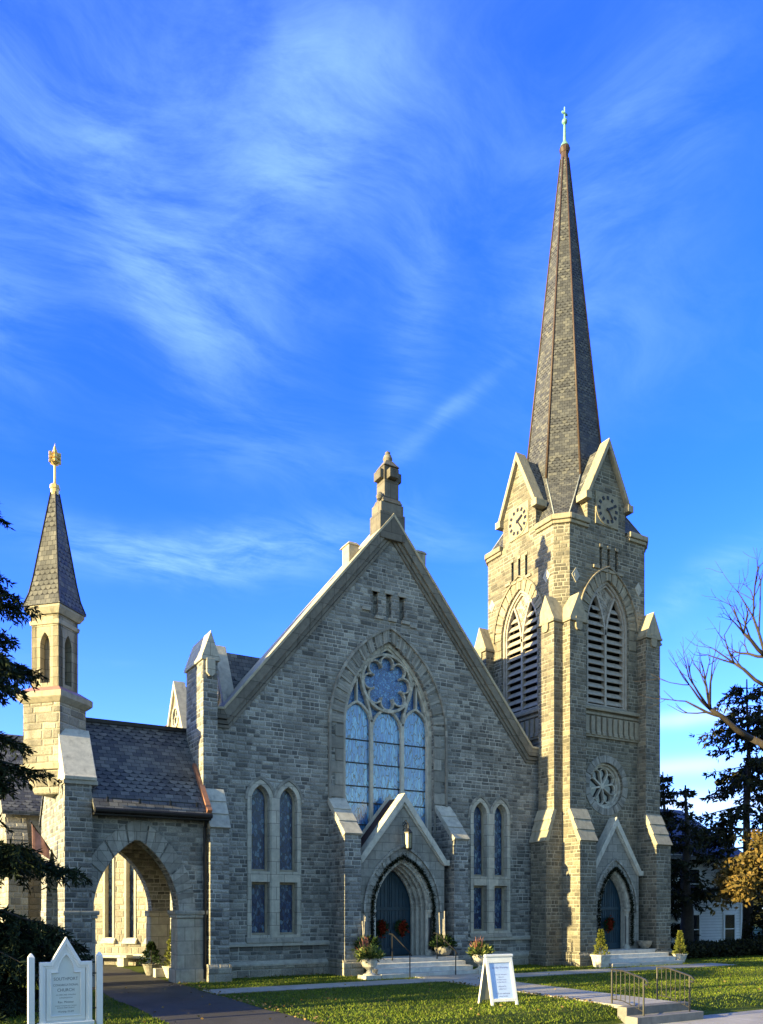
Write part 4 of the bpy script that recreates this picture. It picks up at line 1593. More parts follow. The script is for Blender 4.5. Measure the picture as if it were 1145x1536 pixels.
def turret():
    cx, cy = 3.78, .85
    c = (cx, cy)
    mb = MB()
    s2 = math.sqrt(2)
    mb.frustum(c, 4, 1.24 / s2, 1.24 / s2, 6.35, 8.22)
    mb.frustum(c, 4, .8 / s2, 1.24 / s2, 5.6, 6.35)
    t = mb.build('corner_turret', PSTONE, church)
    mb = MB()
    mb.frustum(c, 4, 1.36 / s2, 1.42 / s2, 6.28, 6.45)
    mb.frustum(c, 4, 1.28 / s2, 1.54 / s2, 8.22, 8.36)
    mb.frustum(c, 4, 1.54 / s2, 1.54 / s2, 8.36, 8.54)
    mb.frustum(c, 4, .98 / s2, 1.02 / s2, 10.55, 10.68)
    mb.frustum(c, 4, 1.02 / s2, 1.2 / s2, 10.84, 11.0)
    mb.frustum(c, 4, 1.2 / s2, 1.2 / s2, 11.0, 11.09)
    mb.each('moulding', TURLIME, t, bevel=.015)
    mb = MB()
    mb.frustum(c, 4, 1.52 / s2, 1.0 / s2, 8.54, 8.72)
    mb.build('copper_skirt', mat_plain('pink_copper', (.32, .17, .15), .55), t)
    d = 1 / s2
    mb = MB()
    for n in ((-d, -d), (d, -d), (d, d), (-d, d)):
        u = (-n[1], n[0])
        f = Fr((cx + n[0] * .46, cy + n[1] * .46, 0), (u[0], u[1], 0), Z, (n[0], n[1], 0))
        mb.plate(f, [(-.46, 8.66), (.46, 8.66), (.46, 10.84), (-.46, 10.84)], [arch_poly(0, .16, 8.85, 9.95, .38, 14)], -.2, 0)
    mb.frustum(c, 4, .48 / s2, .48 / s2, 8.6, 10.82)
    mb.build('belfry_shaft', mat_dressed('turret_stone', (.31, .28, .22), joints=(.5, .3), dirt=.35), t, bevel=.01)
    mb = MB()
    prof = [(1.27 / s2, 11.09), (1.24 / s2, 11.13), (1.02 / s2, 11.5), (.86 / s2, 11.98), (.17 / s2, 14.62)]
    for (r0, z0), (r1, z1) in zip(prof[:-1], prof[1:]):
        mb.frustum(c, 4, r0, r1, z0, z1)
    sp = mb.build('turret_spire', TUSLATE, t)
    mb = MB()
    for k in range(4):
        a = R(90 * k)
        mb.tube([(cx + r * math.cos(a), cy + r * math.sin(a), z) for r, z in prof[1:]], .025, 5)
    mb.build('hip_roll', IRON, sp)
    mb = MB()
    mb.frustum(c, 8, .11, .13, 14.56, 14.74)
    mb.frustum(c, 8, .15, .14, 14.74, 14.85)
    mb.frustum(c, 8, .08, .036, 14.85, 14.97)
    mb.frustum(c, 8, .036, .036, 14.97, 15.5)
    mb.frustum(c, 4, .05, .17, 15.45, 15.52, R(45))
    for z, r in ((15.52, .15), (15.64, .17), (15.75, .13)):
        mb.frustum(c, 4, r, r * .8, z, z + .08, R(45))
        for k in range(4):
            a = R(90 * k)
            mb.box(cx + .13 * math.cos(a) - .04, cx + .13 * math.cos(a) + .04, cy + .13 * math.sin(a) - .04, cy + .13 * math.sin(a) + .04, z, z + .09)
    mb.frustum(c, 6, .10, .08, 15.55, 15.82)
    mb.frustum(c, 6, .08, .0, 15.82, 16.12)
    mb.build('gilded_finial', GOLD, sp)


turret()


# ------------------------------------------------------------------ plants in pots, wreaths, lantern and other small things
def leaf_cluster(rng, c, rad, n, up=.5, flat=1.0):
    d = rng.normal(size=(n, 3)); d /= np.linalg.norm(d, axis=1)[:, None]
    d[:, 2] = np.abs(d[:, 2]) * flat
    r = rng.random(n) ** .45
    P = np.array(c) + d * r[:, None] * np.array(rad)
    D = d + rng.normal(size=(n, 3)) * .5 + np.array([0, 0, up])
    return P, D


def urn_planter(x, y, z, label, seed, yellow_green=True, sticks=False, h=.62, mat=POTW):
    rng = np.random.default_rng(seed)
    t = thing('urn_planter', label, 'planter', (x, y, z), 'potted plants at the main entrance')
    mb = MB()
    if sticks:
        mb.lathe((x, y, z), [(.16, 0), (.25, .08), (.30, .22), (.30, .32), (.27, .35), (.25, .34), (.2, .3), (0, .3)], 18)
        top = z + .33
    else:
        mb.box(x - .27, x + .27, y - .27, y + .27, z, z + .13)
        mb.lathe((x, y, z + .13), [(.20, 0), (.20, .03), (.11, .07), (.08, .14), (.10, .18), (.22, .27), (.27, .40), (.29, .48), (.33, .52), (.31, .53), (.25, .5), (0, .48)], 20)
        top = z + .64
    mb.build('urn', mat, t, smooth=False)
    P, D = leaf_cluster(rng, (x, y, top), (.46, .42, .38), 420)
    blades('foliage', GREENL if yellow_green else DKGREEN, P, D, rng.uniform(.10, .20, len(P)), .055, t, rng=rng)  # yellow-green leaves when set, dark evergreen ones otherwise
    P, D = leaf_cluster(rng, (x, y, top - .02), (.38, .36, .24), 200, up=-.3)
    blades('trailing_leaves', DKGREEN, P, D, .16, .05, t, rng=rng)
    if sticks:
        mb = MB()
        for k in range(4):
            a = rng.uniform(0, 6.28); r = rng.uniform(.05, .12)
            px, py = x + r * math.cos(a), y + r * math.sin(a)
            mb.tube([(px, py, top - .05), (px + rng.normal() * .05, py + rng.normal() * .05, top + rng.uniform(.9, 1.25))], .019, 7)
        mb.each('birch_stick', BIRCH, t)
    else:
        P, D = leaf_cluster(rng, (x - .14, y, top + .15), (.18, .16, .42), 60, up=1.6)
        blades('russet_sprigs', PINKL, P, D, rng.uniform(.14, .3, len(P)), .03, t, rng=rng)
    return t


urn_planter(12.62, -2.55, 0.0, 'white urn of russet sprigs and leaves at left foot of main steps', 11)
urn_planter(16.98, -2.6, 0.0, 'white urn of russet sprigs and leaves beside right end of main steps', 12)
urn_planter(13.22, -1.28, .56, 'bowl of dark greens with birch sticks left of the double door', 13, yellow_green=False, sticks=True, mat=POTG)
urn_planter(16.2, -1.45, .56, 'bowl of dark greens with birch sticks right of the double door', 14, yellow_green=False, sticks=True, mat=POTG)


def cone_pot(x, y, z, label, seed, h=.9, r=.26, leaf=YELG, pot=POTW, square=False, lean=0.0, group='small conifers in pots'):
    rng = np.random.default_rng(seed)
    t = thing('potted_conifer', label, 'potted plant', (x, y, z), group)
    mb = MB()
    if square:
        mb.frustum((x, y), 4, .27, .36, z, z + .42, R(45))
        mb.frustum((x, y), 4, .40, .40, z + .42, z + .48, R(45))
        top = z + .46
    else:
        mb.lathe((x, y, z), [(.16, 0), (.2, .1), (.27, .32), (.30, .36), (.28, .38), (.22, .35), (0, .34)], 18)
        top = z + .34
    mb.build('pot', pot, t)
    MB().tube([(x, y, top - .03), (x + lean * .5, y, top + h * .8)], [.02, .008], 5).build('stem', BARK, t)
    n = 1300
    q = rng.random(n) ** .8
    rad = r * (1 - q) * np.sqrt(rng.random(n)) * (1 + .25 * np.sin(q * 25)) + .02
    a = rng.random(n) * 6.283
    P = np.stack([x + rad * np.cos(a) + lean * q, y + rad * np.sin(a), top + q * h], 1)
    D = np.stack([np.cos(a), np.sin(a), rng.uniform(.1, 1.4, n)], 1)
    blades('foliage', leaf, P, D, rng.uniform(.05, .11, n), .035, t, rng=rng)
    return t


cone_pot(22.62, -2.62, 0.0, 'small bright conifer in square white pot left of the tower steps', 21, h=.95, square=True)
cone_pot(27.1, -2.55, .0, 'small conifer in round white pot right of the tower steps', 22, h=.95, r=.24)
rng = np.random.default_rng(5)
t = thing('stone_bowl', 'empty grey stone bowl on the tower steps against the right buttress', 'bowl', (25.95, -1.75, .58))
MB().lathe((25.95, -1.75, .58), [(.12, 0), (.15, .03), (.26, .16), (.30, .30), (.31, .33), (.28, .33), (.22, .2), (0, .14)], 20).build('bowl', POTG, t)
P, D = leaf_cluster(rng, (25.95, -1.75, .8), (.2, .2, .08), 60)
blades('dry_leaves', DKGREEN, P, D, .08, .03, t)

# things under the carriage arch
cone_pot(7.0, 2.3, .012, 'dark rounded evergreen in low dark tub under the carriage arch', 31, h=.75, r=.42, leaf=DKGREEN, pot=POTG, group='pots under the carriage arch')
cone_pot(7.3, .95, .012, 'leaning pale shrub in white pot behind the right pier of the carriage arch', 32, h=1.35, r=.24, lean=.1, group='pots under the carriage arch')
tag(MB().box(6.85, 7.2, 1.2, 1.5, .012, .30).build('stone_block', LIME, bevel=.02), 'small pale stone block between two pots under the carriage arch', 'stone block')
t = thing('stone_bench', 'long pale stone bench below the sunlit chapel wall beyond the arch', 'bench', (5.6, 7.6, 0))
d = 1 / math.sqrt(2)
bf = Fr((8.4, 6.4, 0), (d, -d, 0), Z, (-d, -d, 0))
MB().fbox(bf, -3.6, -1.0, .34, .45, .3, .75).build('seat', LIME, t, bevel=.015)
for u in (-3.3, -1.3):
    MB().fbox(bf, u - .14, u + .14, 0, .339, .36, .69).build('leg', LIME, t, bevel=.01)


def wreath(x, y, z, label):
    rng = np.random.default_rng(int(x * 100))
    t = thing('wreath', label, 'wreath', (x, y, z), 'wreaths with red bows on the doors')
    n = 420
    a = rng.random(n) * 6.283
    P = np.stack([x + .21 * np.cos(a) + rng.normal(size=n) * .035, y - .04 + rng.normal(size=n) * .03, z + .21 * np.sin(a) + rng.normal(size=n) * .035], 1)
    D = np.stack([-np.sin(a) + rng.normal(size=n) * .5, -np.abs(rng.normal(size=n)) * .6, np.cos(a) + rng.normal(size=n) * .5], 1)
    blades('evergreen_ring', DKGREEN, P, D, .09, .03, t, rng=rng)
    m = 190
    P = np.stack([x + rng.normal(size=m) * .065, y - .09 + rng.normal(size=m) * .03, z - .02 + rng.normal(size=m) * .12], 1)
    blades('bow', REDL, P, rng.normal(size=(m, 3)) + np.array([0, -.3, -.2]), .12, .07, t, rng=rng)


wreath(PX - .42, -.12, 1.55, 'evergreen wreath with red bow on left leaf of the main door')
wreath(PX + .42, -.12, 1.55, 'evergreen wreath with red bow on right leaf of the main door')
wreath(TX - .05, -1.12, 1.6, 'evergreen wreath with red bow on the tower door')


def garland(y, xc, hw, zs, rise, z0, label, seed):
    rng = np.random.default_rng(seed)
    line = np.array(arch_line(xc, hw, zs, rise, 60, legs=z0))
    seg = np.linalg.norm(np.diff(line, axis=0), axis=1)
    cum = np.concatenate([[0], np.cumsum(seg)])
    n = 2600
    s = rng.random(n) * cum[-1]
    px, pz = np.interp(s, cum, line[:, 0]), np.interp(s, cum, line[:, 1])
    lump = .022 + .014 * np.sin(s * 7) + .01 * np.sin(s * 17)
    P = np.stack([px + rng.normal(size=n) * lump, y - .03 + rng.normal(size=n) * .02, pz + rng.normal(size=n) * lump], 1)
    D = rng.normal(size=(n, 3)) + np.array([0, -.3, -.3])
    tag(blades('garland', GARL, P, D, .10, .03, rng=rng), label, 'garland', 'garlands round the doorways')


garland(-.98, PX, 1.25, 2.18, 1.86, .75, 'dark evergreen garland hung round the main doorway arch', 41)
garland(-1.45, TX, .92, 2.18, 1.69, .75, 'dark evergreen garland hung round the tower doorway arch', 42)

t = thing('hanging_lantern', 'pale glass lantern hanging above the main doorway under a dark iron bracket', 'lantern', (PX + .02, -1.25, 4.3))
lx, ly = PX + .02, -1.27
mb = MB()
mb.tube([(lx, -.95, 5.2), (lx, -1.1, 5.28), (lx, ly, 5.15), (lx, ly, 4.98)], .018, 6)
for k in range(5):
    a = k * 1.25
    mb.tube([(lx, -.98, 5.15 - .07 * k), (lx + .12 * math.cos(a), -1.05, 5.2 - .07 * k + .1 * math.sin(a)), (lx + .02, -1.12, 5.05)], .012, 5)
mb.build('bracket', IRON, t)
mb = MB()
mb.frustum((lx, ly), 6, .15, .04, 4.86, 5.0)
mb.frustum((lx, ly), 6, .16, .16, 4.82, 4.86)
mb.frustum((lx, ly), 6, .13, .15, 4.26, 4.31)
for k in range(6):
    a = math.pi / 3 * k
    mb.tube([(lx + .135 * math.cos(a), ly + .135 * math.sin(a), 4.28), (lx + .145 * math.cos(a), ly + .145 * math.sin(a), 4.84)], .011, 4)
mb.build('cage', IRON, t)
MB().frustum((lx, ly), 6, .12, .13, 4.31, 4.82).build('glass', mat_plain('lantern_glass', (.24, .22, .15), .25, var=.3, scale=20), t)

# flag on a short pole, west side of the carriage porch
t = thing('wall_flag', 'small faded red flag on a slanted pole by the corner turret', 'flag', (3.7, 1.0, 3.8))
MB().tube([(3.79, .6, 3.7), (3.05, .35, 4.75)], .018, 6).build('pole', IRON, t)
mb = MB()
for i in range(6):
    a, b = i / 6, (i + 1) / 6
    f = lambda s: (3.08 + .5 * s, .36 + .17 * s + .05 * math.sin(s * 9), 4.68 - .68 * s)
    p, q = f(a), f(b)
    mb.face([p, q, (q[0] + .02, q[1] + .03, q[2] - .72 + .4 * b), (p[0] + .02, p[1] + .03, p[2] - .72 + .4 * a)])
cl = mb.build('cloth', FLAGR, t)
md = cl.modifiers.new('thick', 'SOLIDIFY'); md.thickness = .008


def step_rail(x, label):
    t = thing('step_railing', label, 'railing', (x, -2.2, 0), 'thin iron handrails on the main steps')
    MB().tube([(x, -2.85, .0), (x, -2.85, .82)], .02, 8).build('post', IRON, t)
    MB().tube([(x, -1.75, .5), (x, -1.75, 1.38)], .02, 8).build('post', IRON, t)
    MB().tube([(x, -2.95, .72), (x, -2.85, .82), (x, -1.75, 1.38), (x, -1.55, 1.38)], .022, 8).build('handrail', IRON, t)


step_rail(13.95, 'thin black iron handrail on the left of the main steps')
step_rail(15.75, 'thin black iron handrail on the right of the main steps')


def path_rail(x, label):
    t = thing('path_railing', label, 'railing', (x, -11.7, 0), 'metal handrails at the path steps')
    y0, y1 = -11.25, -12.2
    MB().tube([(x, y0, .02), (x, y0, .82)], .022, 8).build('post', GALV, t)
    MB().tube([(x, y1, -.2), (x, y1, .66)], .022, 8).build('post', GALV, t)
    MB().tube([(x, y0 + .02, .82), (x, y0 - .35, .815), (x, y1 + .05, .69), (x, y1 - .05, .66), (x, y1 - .12, .60), (x, y1 - .1, .54), (x, y1 - .03, .55)], .022, 8).build('handrail', GALV, t)
    MB().tube([(x, y0, .14), (x, y0 - .35, .12), (x, y1, -.06)], .014, 6).build('bottom_rail', GALV, t)
    for i in range(6):
        y = y0 + (y1 - y0) * (i + 1) / 7
        f = (i + 1) / 7
        zt = .815 if f < .35 else .815 - (f - .35) / .65 * .14
        zb = .13 if f < .35 else .12 - (f - .35) / .65 * .18
        MB().tube([(x, y, zb), (x, y, zt)], .010, 6).build('baluster', GALV, t)


path_rail(14.25, 'grey metal railing with thin balusters on the left of the path steps')
path_rail(15.78, 'grey metal railing with thin balusters on the right of the path steps')


def text_mesh(lines, fr, mat, parent, name, d):
    """lines: (text, u centre, v baseline, height)"""
    vs, fs = [], []
    for txt, u, v, h in lines:
        cu = bpy.data.curves.new('letters', 'FONT')
        cu.body = txt; cu.size = h; cu.align_x = 'CENTER'; cu.resolution_u = 3
        o = bpy.data.objects.new('letters', cu)
        COL.objects.link(o)
        dg = bpy.context.evaluated_depsgraph_get()
        me = bpy.data.meshes.new_from_object(o.evaluated_get(dg))
        b = len(vs)
        vs += [tuple(fr.p(u + p.co.x, v + p.co.y, d)) for p in me.vertices]
        fs += [tuple(b + i for i in p.vertices) for p in me.polygons]
        bpy.data.objects.remove(o); bpy.data.meshes.remove(me); bpy.data.curves.remove(cu)
    m = MB(); m.v, m.f = vs, fs
    return m.build(name, mat, parent)


def church_sign():
    X, Y = 2.575, -8.7
    t = thing('church_sign', 'white gabled church name board between two white posts on the front lawn', 'sign', (X, Y, 0))
    fr = Fr((X, Y, 0), (1, 0, 0), Z, (0, -1, 0))
    zt = 1.24
    out = [(-.52, .10), (.52, .10), (.52, zt), (.30, zt), (0, 1.68), (-.30, zt), (-.52, zt)]
    MB().plate(fr, out, [], -.04, .0).build('backing_board', WHITE, t)
    inn = [(-.31, .24), (.31, .24), (.31, 1.06), (.17, 1.06)] + [arch_pt(0, .17, 1.06, .34, 1 - 2 * i / 20) for i in range(1, 20)] + [(-.17, 1.06), (-.31, 1.06)]
    fr_ = MB().plate(fr, [(-.40, .16), (.40, .16), (.40, 1.15), (.27, 1.15), (0, 1.54), (-.27, 1.15), (-.40, 1.15)], [inn], 0, .035).build('frame', WHITE, t, bevel=.006)
    mb = MB()
    mb.bar(fr, [(-.50, .1), (-.50, zt - .02), (-.29, zt - .02), (0, 1.66), (.29, zt - .02), (.50, zt - .02), (.50, .1)], .075, -.05, .065)
    mb.bar(fr, [(-.44, .1), (-.44, zt - .075), (-.26, zt - .075), (0, 1.57), (.26, zt - .075), (.44, zt - .075), (.44, .1)], .05, -.0, .045)
    mb.fbox(fr, -.58, .58, .05, .12, -.07, .09)
    mb.bar(fr, inn, .025, .03, .05, closed=True)
    mb.build('moulding', WHITE, t, bevel=.008)
    MB().plate(fr, inn, [], .0, .012).build('panel', BOARDW, t)
    L = [('SOUTHPORT', 0, .905, .085), ('CONGREGATIONAL', 0, .80, .057), ('CHURCH', 0, .695, .085), ('AN OPEN AND AFFIRMING', 0, .62, .034), ('CONGREGATION', 0, .565, .034),
         ('Rev. Minister', 0, .475, .062), ('SUNDAY WORSHIP AND CHURCH', 0, .415, .028), ('SCHOOL EVERY SUNDAY', 0, .375, .032), ('Worship 10 AM', 0, .30, .05)]
    text_mesh(L, fr, INK, t, 'lettering', .0135)
    for s in (-1, 1):
        x = X + s * .70
        mb = MB()
        mb.box(x - .065, x + .065, Y - .065, Y + .065, 0, 1.36)
        mb.frustum((x, Y), 4, .065 * math.sqrt(2), .02, 1.36, 1.43, R(45))
        mb.build('post', WHITE, t, bevel=.008)
        mb = MB()
        for z in (.35, 1.02):
            mb.box(min(x, X + s * .52), max(x, X + s * .52), Y - .012, Y + .012, z - .012, z + .012)
        mb.each('bracket', IRON, t)
    t.scale = (.87, 1, 1)


church_sign()


def sandwich_board():
    cx, cy = 12.0, -9.85
    t = thing('sandwich_board', 'white folding A-frame board with pale blue notice standing on the lawn', 'sign', (cx, cy, 0))
    fr0 = Fr((cx, cy, 0), (1, 0, 0), Z, (0, -1, 0))
    H, S = 1.13, .30
    tilt = math.atan2(S, H)
    ln = math.hypot(H, S)
    # front leaf leans back to the ridge
    v = Vector((0, math.sin(tilt), math.cos(tilt))); n = Vector((0, -math.cos(tilt), math.sin(tilt)))
    ff = Fr((cx, cy - S, 0), (1, 0, 0), v, n)
    hw = .36
    MB().plate(ff, [(-hw, 0), (-hw + .07, 0), (-hw + .07, .09), (hw - .07, .09), (hw - .07, 0), (hw, 0), (hw, ln), (-hw, ln)],
               [[(-hw + .075, .17), (hw - .075, .17), (hw - .075, ln - .16), (-hw + .075, ln - .16)]], -.025, .02).build('front_frame', WHITE, t, bevel=.01)
    MB().fbox(ff, -hw + .06, hw - .06, .15, ln - .14, -.02, -.005).build('notice', POSTER, t)
    L = [('Sunday Worship', 0, .88, .065), ('You are welcome', 0, .72, .045), ('here on', 0, .66, .045), ('Sundays at ten', 0, .60, .045), ('in the church', 0, .54, .045), ('followed by', 0, .44, .045), ('coffee hour', 0, .38, .045),
         ('All are welcome', 0, .27, .055), ('every Sunday', 0, .21, .045)]
    text_mesh(L, ff, POSTERINK, t, 'lettering', -.0035)
    v = Vector((0, -math.sin(tilt), math.cos(tilt))); n = Vector((0, math.cos(tilt), math.sin(tilt)))
    fb = Fr((cx, cy + S, 0), (-1, 0, 0), v, n)
    MB().plate(fb, [(-hw, 0), (-hw + .07, 0), (-hw + .07, .09), (hw - .07, .09), (hw - .07, 0), (hw, 0), (hw, ln), (-hw, ln)], [], -.02, .02).build('rear_panel', GREYP, t, bevel=.01)
    mb = MB()
    for s in (-1, 1):
        mb.fbox(fb, s * (hw + .004) - .006, s * (hw + .004) + .006, 0, ln, -.03, .03)
    mb.each('rear_edge', WHITE, t)
    MB().box(cx - hw - .02, cx + hw + .02, cy - .05, cy + .05, H - .02, H + .05).build('hinge_cap', WHITE, t, bevel=.02)
    t.rotation_euler = (0, 0, R(-8))


sandwich_board()


# ------------------------------------------------------------------ trees
def conifer(name, label, cat, base, h, r, seed, leaf, bark=BARK, z_lo=.1, whorls=22, per=6, droop=.35, twig=.30, bl=(.13, .03), dens=1.0, sparse=0.0, group=None, trunk_r=.22, power=.8, az=None, sparse_hi=None):
    rng = np.random.default_rng(seed)
    x, y, z = base
    t = thing(name, label, cat, base, group)
    wood = MB()
    top = h
    wood.tube([(x + .05 * math.sin(k * 1.3), y + .05 * math.cos(k * 1.7), z + h * k / 8) for k in range(9)], [trunk_r * (1 - k / 8.6) + .012 for k in range(9)], 9)
    Ps, Ds = [], []
    for wv in range(whorls):
        zf = z_lo + (1 - z_lo) * (wv + rng.random() * .6) / whorls
        for k in range(per):
            if rng.random() < (sparse if zf < .3 else sparse_hi or sparse): continue
            a = rng.random() * 6.283 if az is None else az[0] + (az[1] - az[0]) * rng.random()
            l = r * (1 - zf) ** power * rng.uniform(.6, 1.12) + .15
            dirv = np.array([math.cos(a), math.sin(a), 0])
            side = np.array([-math.sin(a), math.cos(a), 0])
            b0 = np.array([x, y, z + h * zf])
            ns = 7
            pts = []
            lift = rng.uniform(-.05, .18)
            for i in range(ns):
                s_ = i / (ns - 1)
                pts.append(b0 + dirv * l * s_ + np.array([0, 0, lift * l * s_ - droop * l * s_ ** 1.6 + .10 * l * s_ ** 4]) + side * rng.normal() * .03 * l)
            wood.tube(pts, [max(.006, .016 * l * (1 - i / ns) + .004) for i in range(ns)], 4)
            pts = np.array(pts)
            nt = max(4, int(l / .16 * dens))
            for q in range(nt):
                s_ = .14 + .86 * (q + rng.random()) / nt
                f = s_ * (ns - 1); i0 = min(int(f), ns - 2); fr_ = f - i0
                p0 = pts[i0] * (1 - fr_) + pts[i0 + 1] * fr_
                lt = (twig * l * (1.05 - s_ * .75) + .12) * rng.uniform(.6, 1.15)
                sd = side * (1 if q % 2 else -1)
                td = sd * rng.uniform(.5, 1.0) + dirv * rng.uniform(.4, .9) + np.array([0, 0, -rng.uniform(.1, .75)])
                td /= np.linalg.norm(td)
                nb = max(5, int(lt / .022 * dens))
                u = rng.random(nb)
                P = p0 + td * (u * lt)[:, None] + np.array([0, 0, -1.0]) * ((u ** 2) * lt * .35)[:, None] + rng.normal(size=(nb, 3)) * .02
                D = td * .8 + rng.normal(size=(nb, 3)) * .6 + np.array([0, 0, -.25])
                Ps.append(P); Ds.append(D)
    wood.build('trunk', bark, t, smooth=True)
    P, D = np.concatenate(Ps), np.concatenate(Ds)
    blades('crown', leaf, P, D, rng.uniform(bl[0] * .7, bl[0] * 1.3, len(P)), bl[1], t, rng=rng)
    return t


conifer('spruce_tree', 'dark drooping spruce with ragged boughs beside the church sign at the left edge', 'tree', (.95, -4.9, 0), 13.0, 2.65, 101, SPRUCE,
        z_lo=.03, whorls=32, per=8, droop=.34, bl=(.16, .042), dens=2.0, power=.5, twig=.36, sparse=.2, sparse_hi=.58)


def branching(base, d, length, rad, depth, rng, mb, spread=.55, gnarl=.12, tips=None, shrink=.72):
    pts = [Vector(base)]
    rr = [rad]
    dv = Vector(d).normalized()
    n = 5
    for i in range(n):
        dv = (dv + Vector(rng.normal(size=3)) * gnarl + Vector((0, 0, .05))).normalized()
        pts.append(pts[-1] + dv * (length / n))
        rr.append(rad * (1 - .45 * (i + 1) / n))
    mb.tube(pts, rr, 6 if rad > .03 else 4)
    if depth == 0:
        if tips is not None: tips.append((pts[-1], dv))
        return
    kids = 2 + (rng.random() < .6)
    for k in range(kids):
        i = n if k == 0 else int(rng.integers(2, n + 1))
        nd = (dv + Vector(rng.normal(size=3)) * spread).normalized()
        branching(pts[i], nd, length * shrink * rng.uniform(.75, 1.1), max(rr[i] * .76, .007), depth - 1, rng, mb, spread, gnarl, tips, shrink)


def bare_tree(label, base, h, seed, rad=.28, depth=5, lean=(0, 0), limbs=None, mat=BARKG, group=None):
    rng = np.random.default_rng(seed)
    t = thing('bare_tree', label, 'tree', base, group)
    mb = MB()
    b = Vector(base)
    tr = [b, b + Vector((lean[0] * .3, lean[1] * .3, h * .22)), b + Vector((lean[0], lean[1], h * .42))]
    mb.tube(tr, [rad * 1.25, rad, rad * .8], 10)
    mb.build('trunk', mat, t, smooth=True)
    mb = MB()
    if limbs is None:
        for k in range(4):
            a = k * 1.57 + rng.random()
            branching(tr[-1] - Vector((0, 0, .3 * k * .3)), (math.cos(a) * .7, math.sin(a) * .7, .9), h * .27, rad * .6, depth, rng, mb)
    else:
        for start, end, r0, dp in limbs:
            s, e = Vector(start), Vector(end)
            dv = (e - s)
            ln = dv.length
            mb.tube([s, s.lerp(e, .35) + Vector((0, 0, -.04 * ln)), s.lerp(e, .7) + Vector((0, 0, .02 * ln)), e], [r0, r0 * .88, r0 * .76, r0 * .62], 8)
            if dp:
                for k in range(4):
                    nd = (dv.normalized() + Vector(rng.normal(size=3)) * .42 + Vector((0, 0, .15))).normalized()
                    p = e if k < 3 else s.lerp(e, .7) + Vector((0, 0, .02 * ln))
                    branching(p, nd, ln * rng.uniform(.5, .8), r0 * .5, dp - 1, rng, mb, spread=.5, gnarl=.07)
    mb.build('crown', mat, t, smooth=True)
    return t


def px3(u, v, k):
    """a point of the place at depth k, read off the photograph while measuring it"""
    tt = (u - 572.5) / 1220.
    s, c = math.sin(R(30.2)), math.cos(R(30.2))
    return Vector((k * (s + tt * c), -25 + k * (c - tt * s), 2.3 + (1360 - v) * k / 1220.))


# right-hand side: conifers, ochre tree, bare maple, house and hedge
conifer('hemlock_tree', 'tall sparse dark conifer with open crown to the right of the house gable', 'tree', tuple(px3(1122, 1430, 44).xy) + (0,), 14.6, 4.6, 103, DARKCON,
        z_lo=.25, whorls=20, per=6, droop=.24, bl=(.30, .12), dens=.62, sparse=.30, trunk_r=.30, power=.40, twig=.34)
conifer('yew_tree', 'dense black-green conifer close behind the right side of the bell tower', 'tree', tuple(px3(1030, 1432, 39.5).xy) + (0,), 8.2, 1.65, 104, DARKCON,
        z_lo=.27, whorls=14, per=7, droop=.30, bl=(.28, .10), dens=.75, trunk_r=.36, power=.5, sparse=.35)
conifer('cedar_tree', 'slim dark conifer rising behind the tower beside the yew', 'tree', tuple(px3(996, 1425, 44).xy) + (0,), 9.6, 1.5, 105, DARKCON,
        z_lo=.1, whorls=20, per=8, droop=.25, bl=(.28, .10), dens=.8, trunk_r=.25, power=.6)


def leafy_tree(name, label, base, h, blobs, seed, leaf, bl, n_per, bark=BARK):
    rng = np.random.default_rng(seed)
    t = thing(name, label, 'tree', base)
    mb = MB()
    b = Vector(base)
    mb.tube([b, b + Vector((.1, .05, h * .35)), b + Vector((.0, .1, h * .7))], [.3, .22, .12], 9)
    Ps, Ds = [], []
    for cxyz, rad in blobs:
        c = b + Vector(cxyz)
        s = b + Vector((0, 0, min(c.z - b.z, h * .6) * .8))
        mb.tube([s, (s + c) / 2 + Vector((0, 0, .15)), c], [.09, .05, .02], 5)
        for k in range(9):
            cc = np.array(c) + rng.normal(size=3) * np.array([rad, rad, rad * .55]) * .55
            n = n_per
            P = cc + rng.normal(size=(n, 3)) * np.array([rad * .28, rad * .28, rad * .14])
            Ps.append(P); Ds.append(rng.normal(size=(n, 3)) + np.array([0, 0, -.3]))
    mb.build('trunk', bark, t, smooth=True)
    P, D = np.concatenate(Ps), np.concatenate(Ds)
    blades('crown', leaf, P, D, rng.uniform(bl * .6, bl * 1.3, len(P)), bl * .5, t, rng=rng)
    return t


ob = px3(1165, 1440, 36)
leafy_tree('ochre_tree', 'small tree with sunlit ochre and olive leaves at the right edge before the house', (ob.x, ob.y, -.75), 6.2,
           [((-1.9, .6, 4.6), 1.0), ((-1.2, -.4, 5.2), .9), ((-.8, .5, 3.9), 1.1), ((-2.4, .2, 3.9), .7), ((.3, .0, 4.8), 1.2), ((-.4, .2, 6.0), .9), ((1.0, .4, 5.6), 1.1)], 106, OCHRE, .26, 60)
mbk = px3(1290, 1420, 27)
bt = (mbk.x, mbk.y, 0)
trk = Vector(bt) + Vector((-.1, 0, 4.2))
limbs = [(px3(1262, 1190, 27), px3(1128, 1108, 26), .16, 0), (px3(1128, 1108, 26), px3(1066, 1064, 25.6), .095, 3),
         (px3(1066, 1064, 25.6), px3(1058, 1020, 25.5), .05, 2), (px3(1260, 1120, 27), px3(1150, 985, 26.4), .13, 0), (px3(1150, 985, 26.4), px3(1116, 950, 26), .07, 3),
         (px3(1150, 985, 26.4), px3(1112, 980, 27), .055, 2), (px3(1262, 1150, 27), px3(1150, 1030, 27.5), .11, 0), (px3(1150, 1030, 27.5), px3(1102, 995, 27.5), .065, 3), (px3(1160, 1015, 27), px3(1130, 925, 27), .06, 3)]
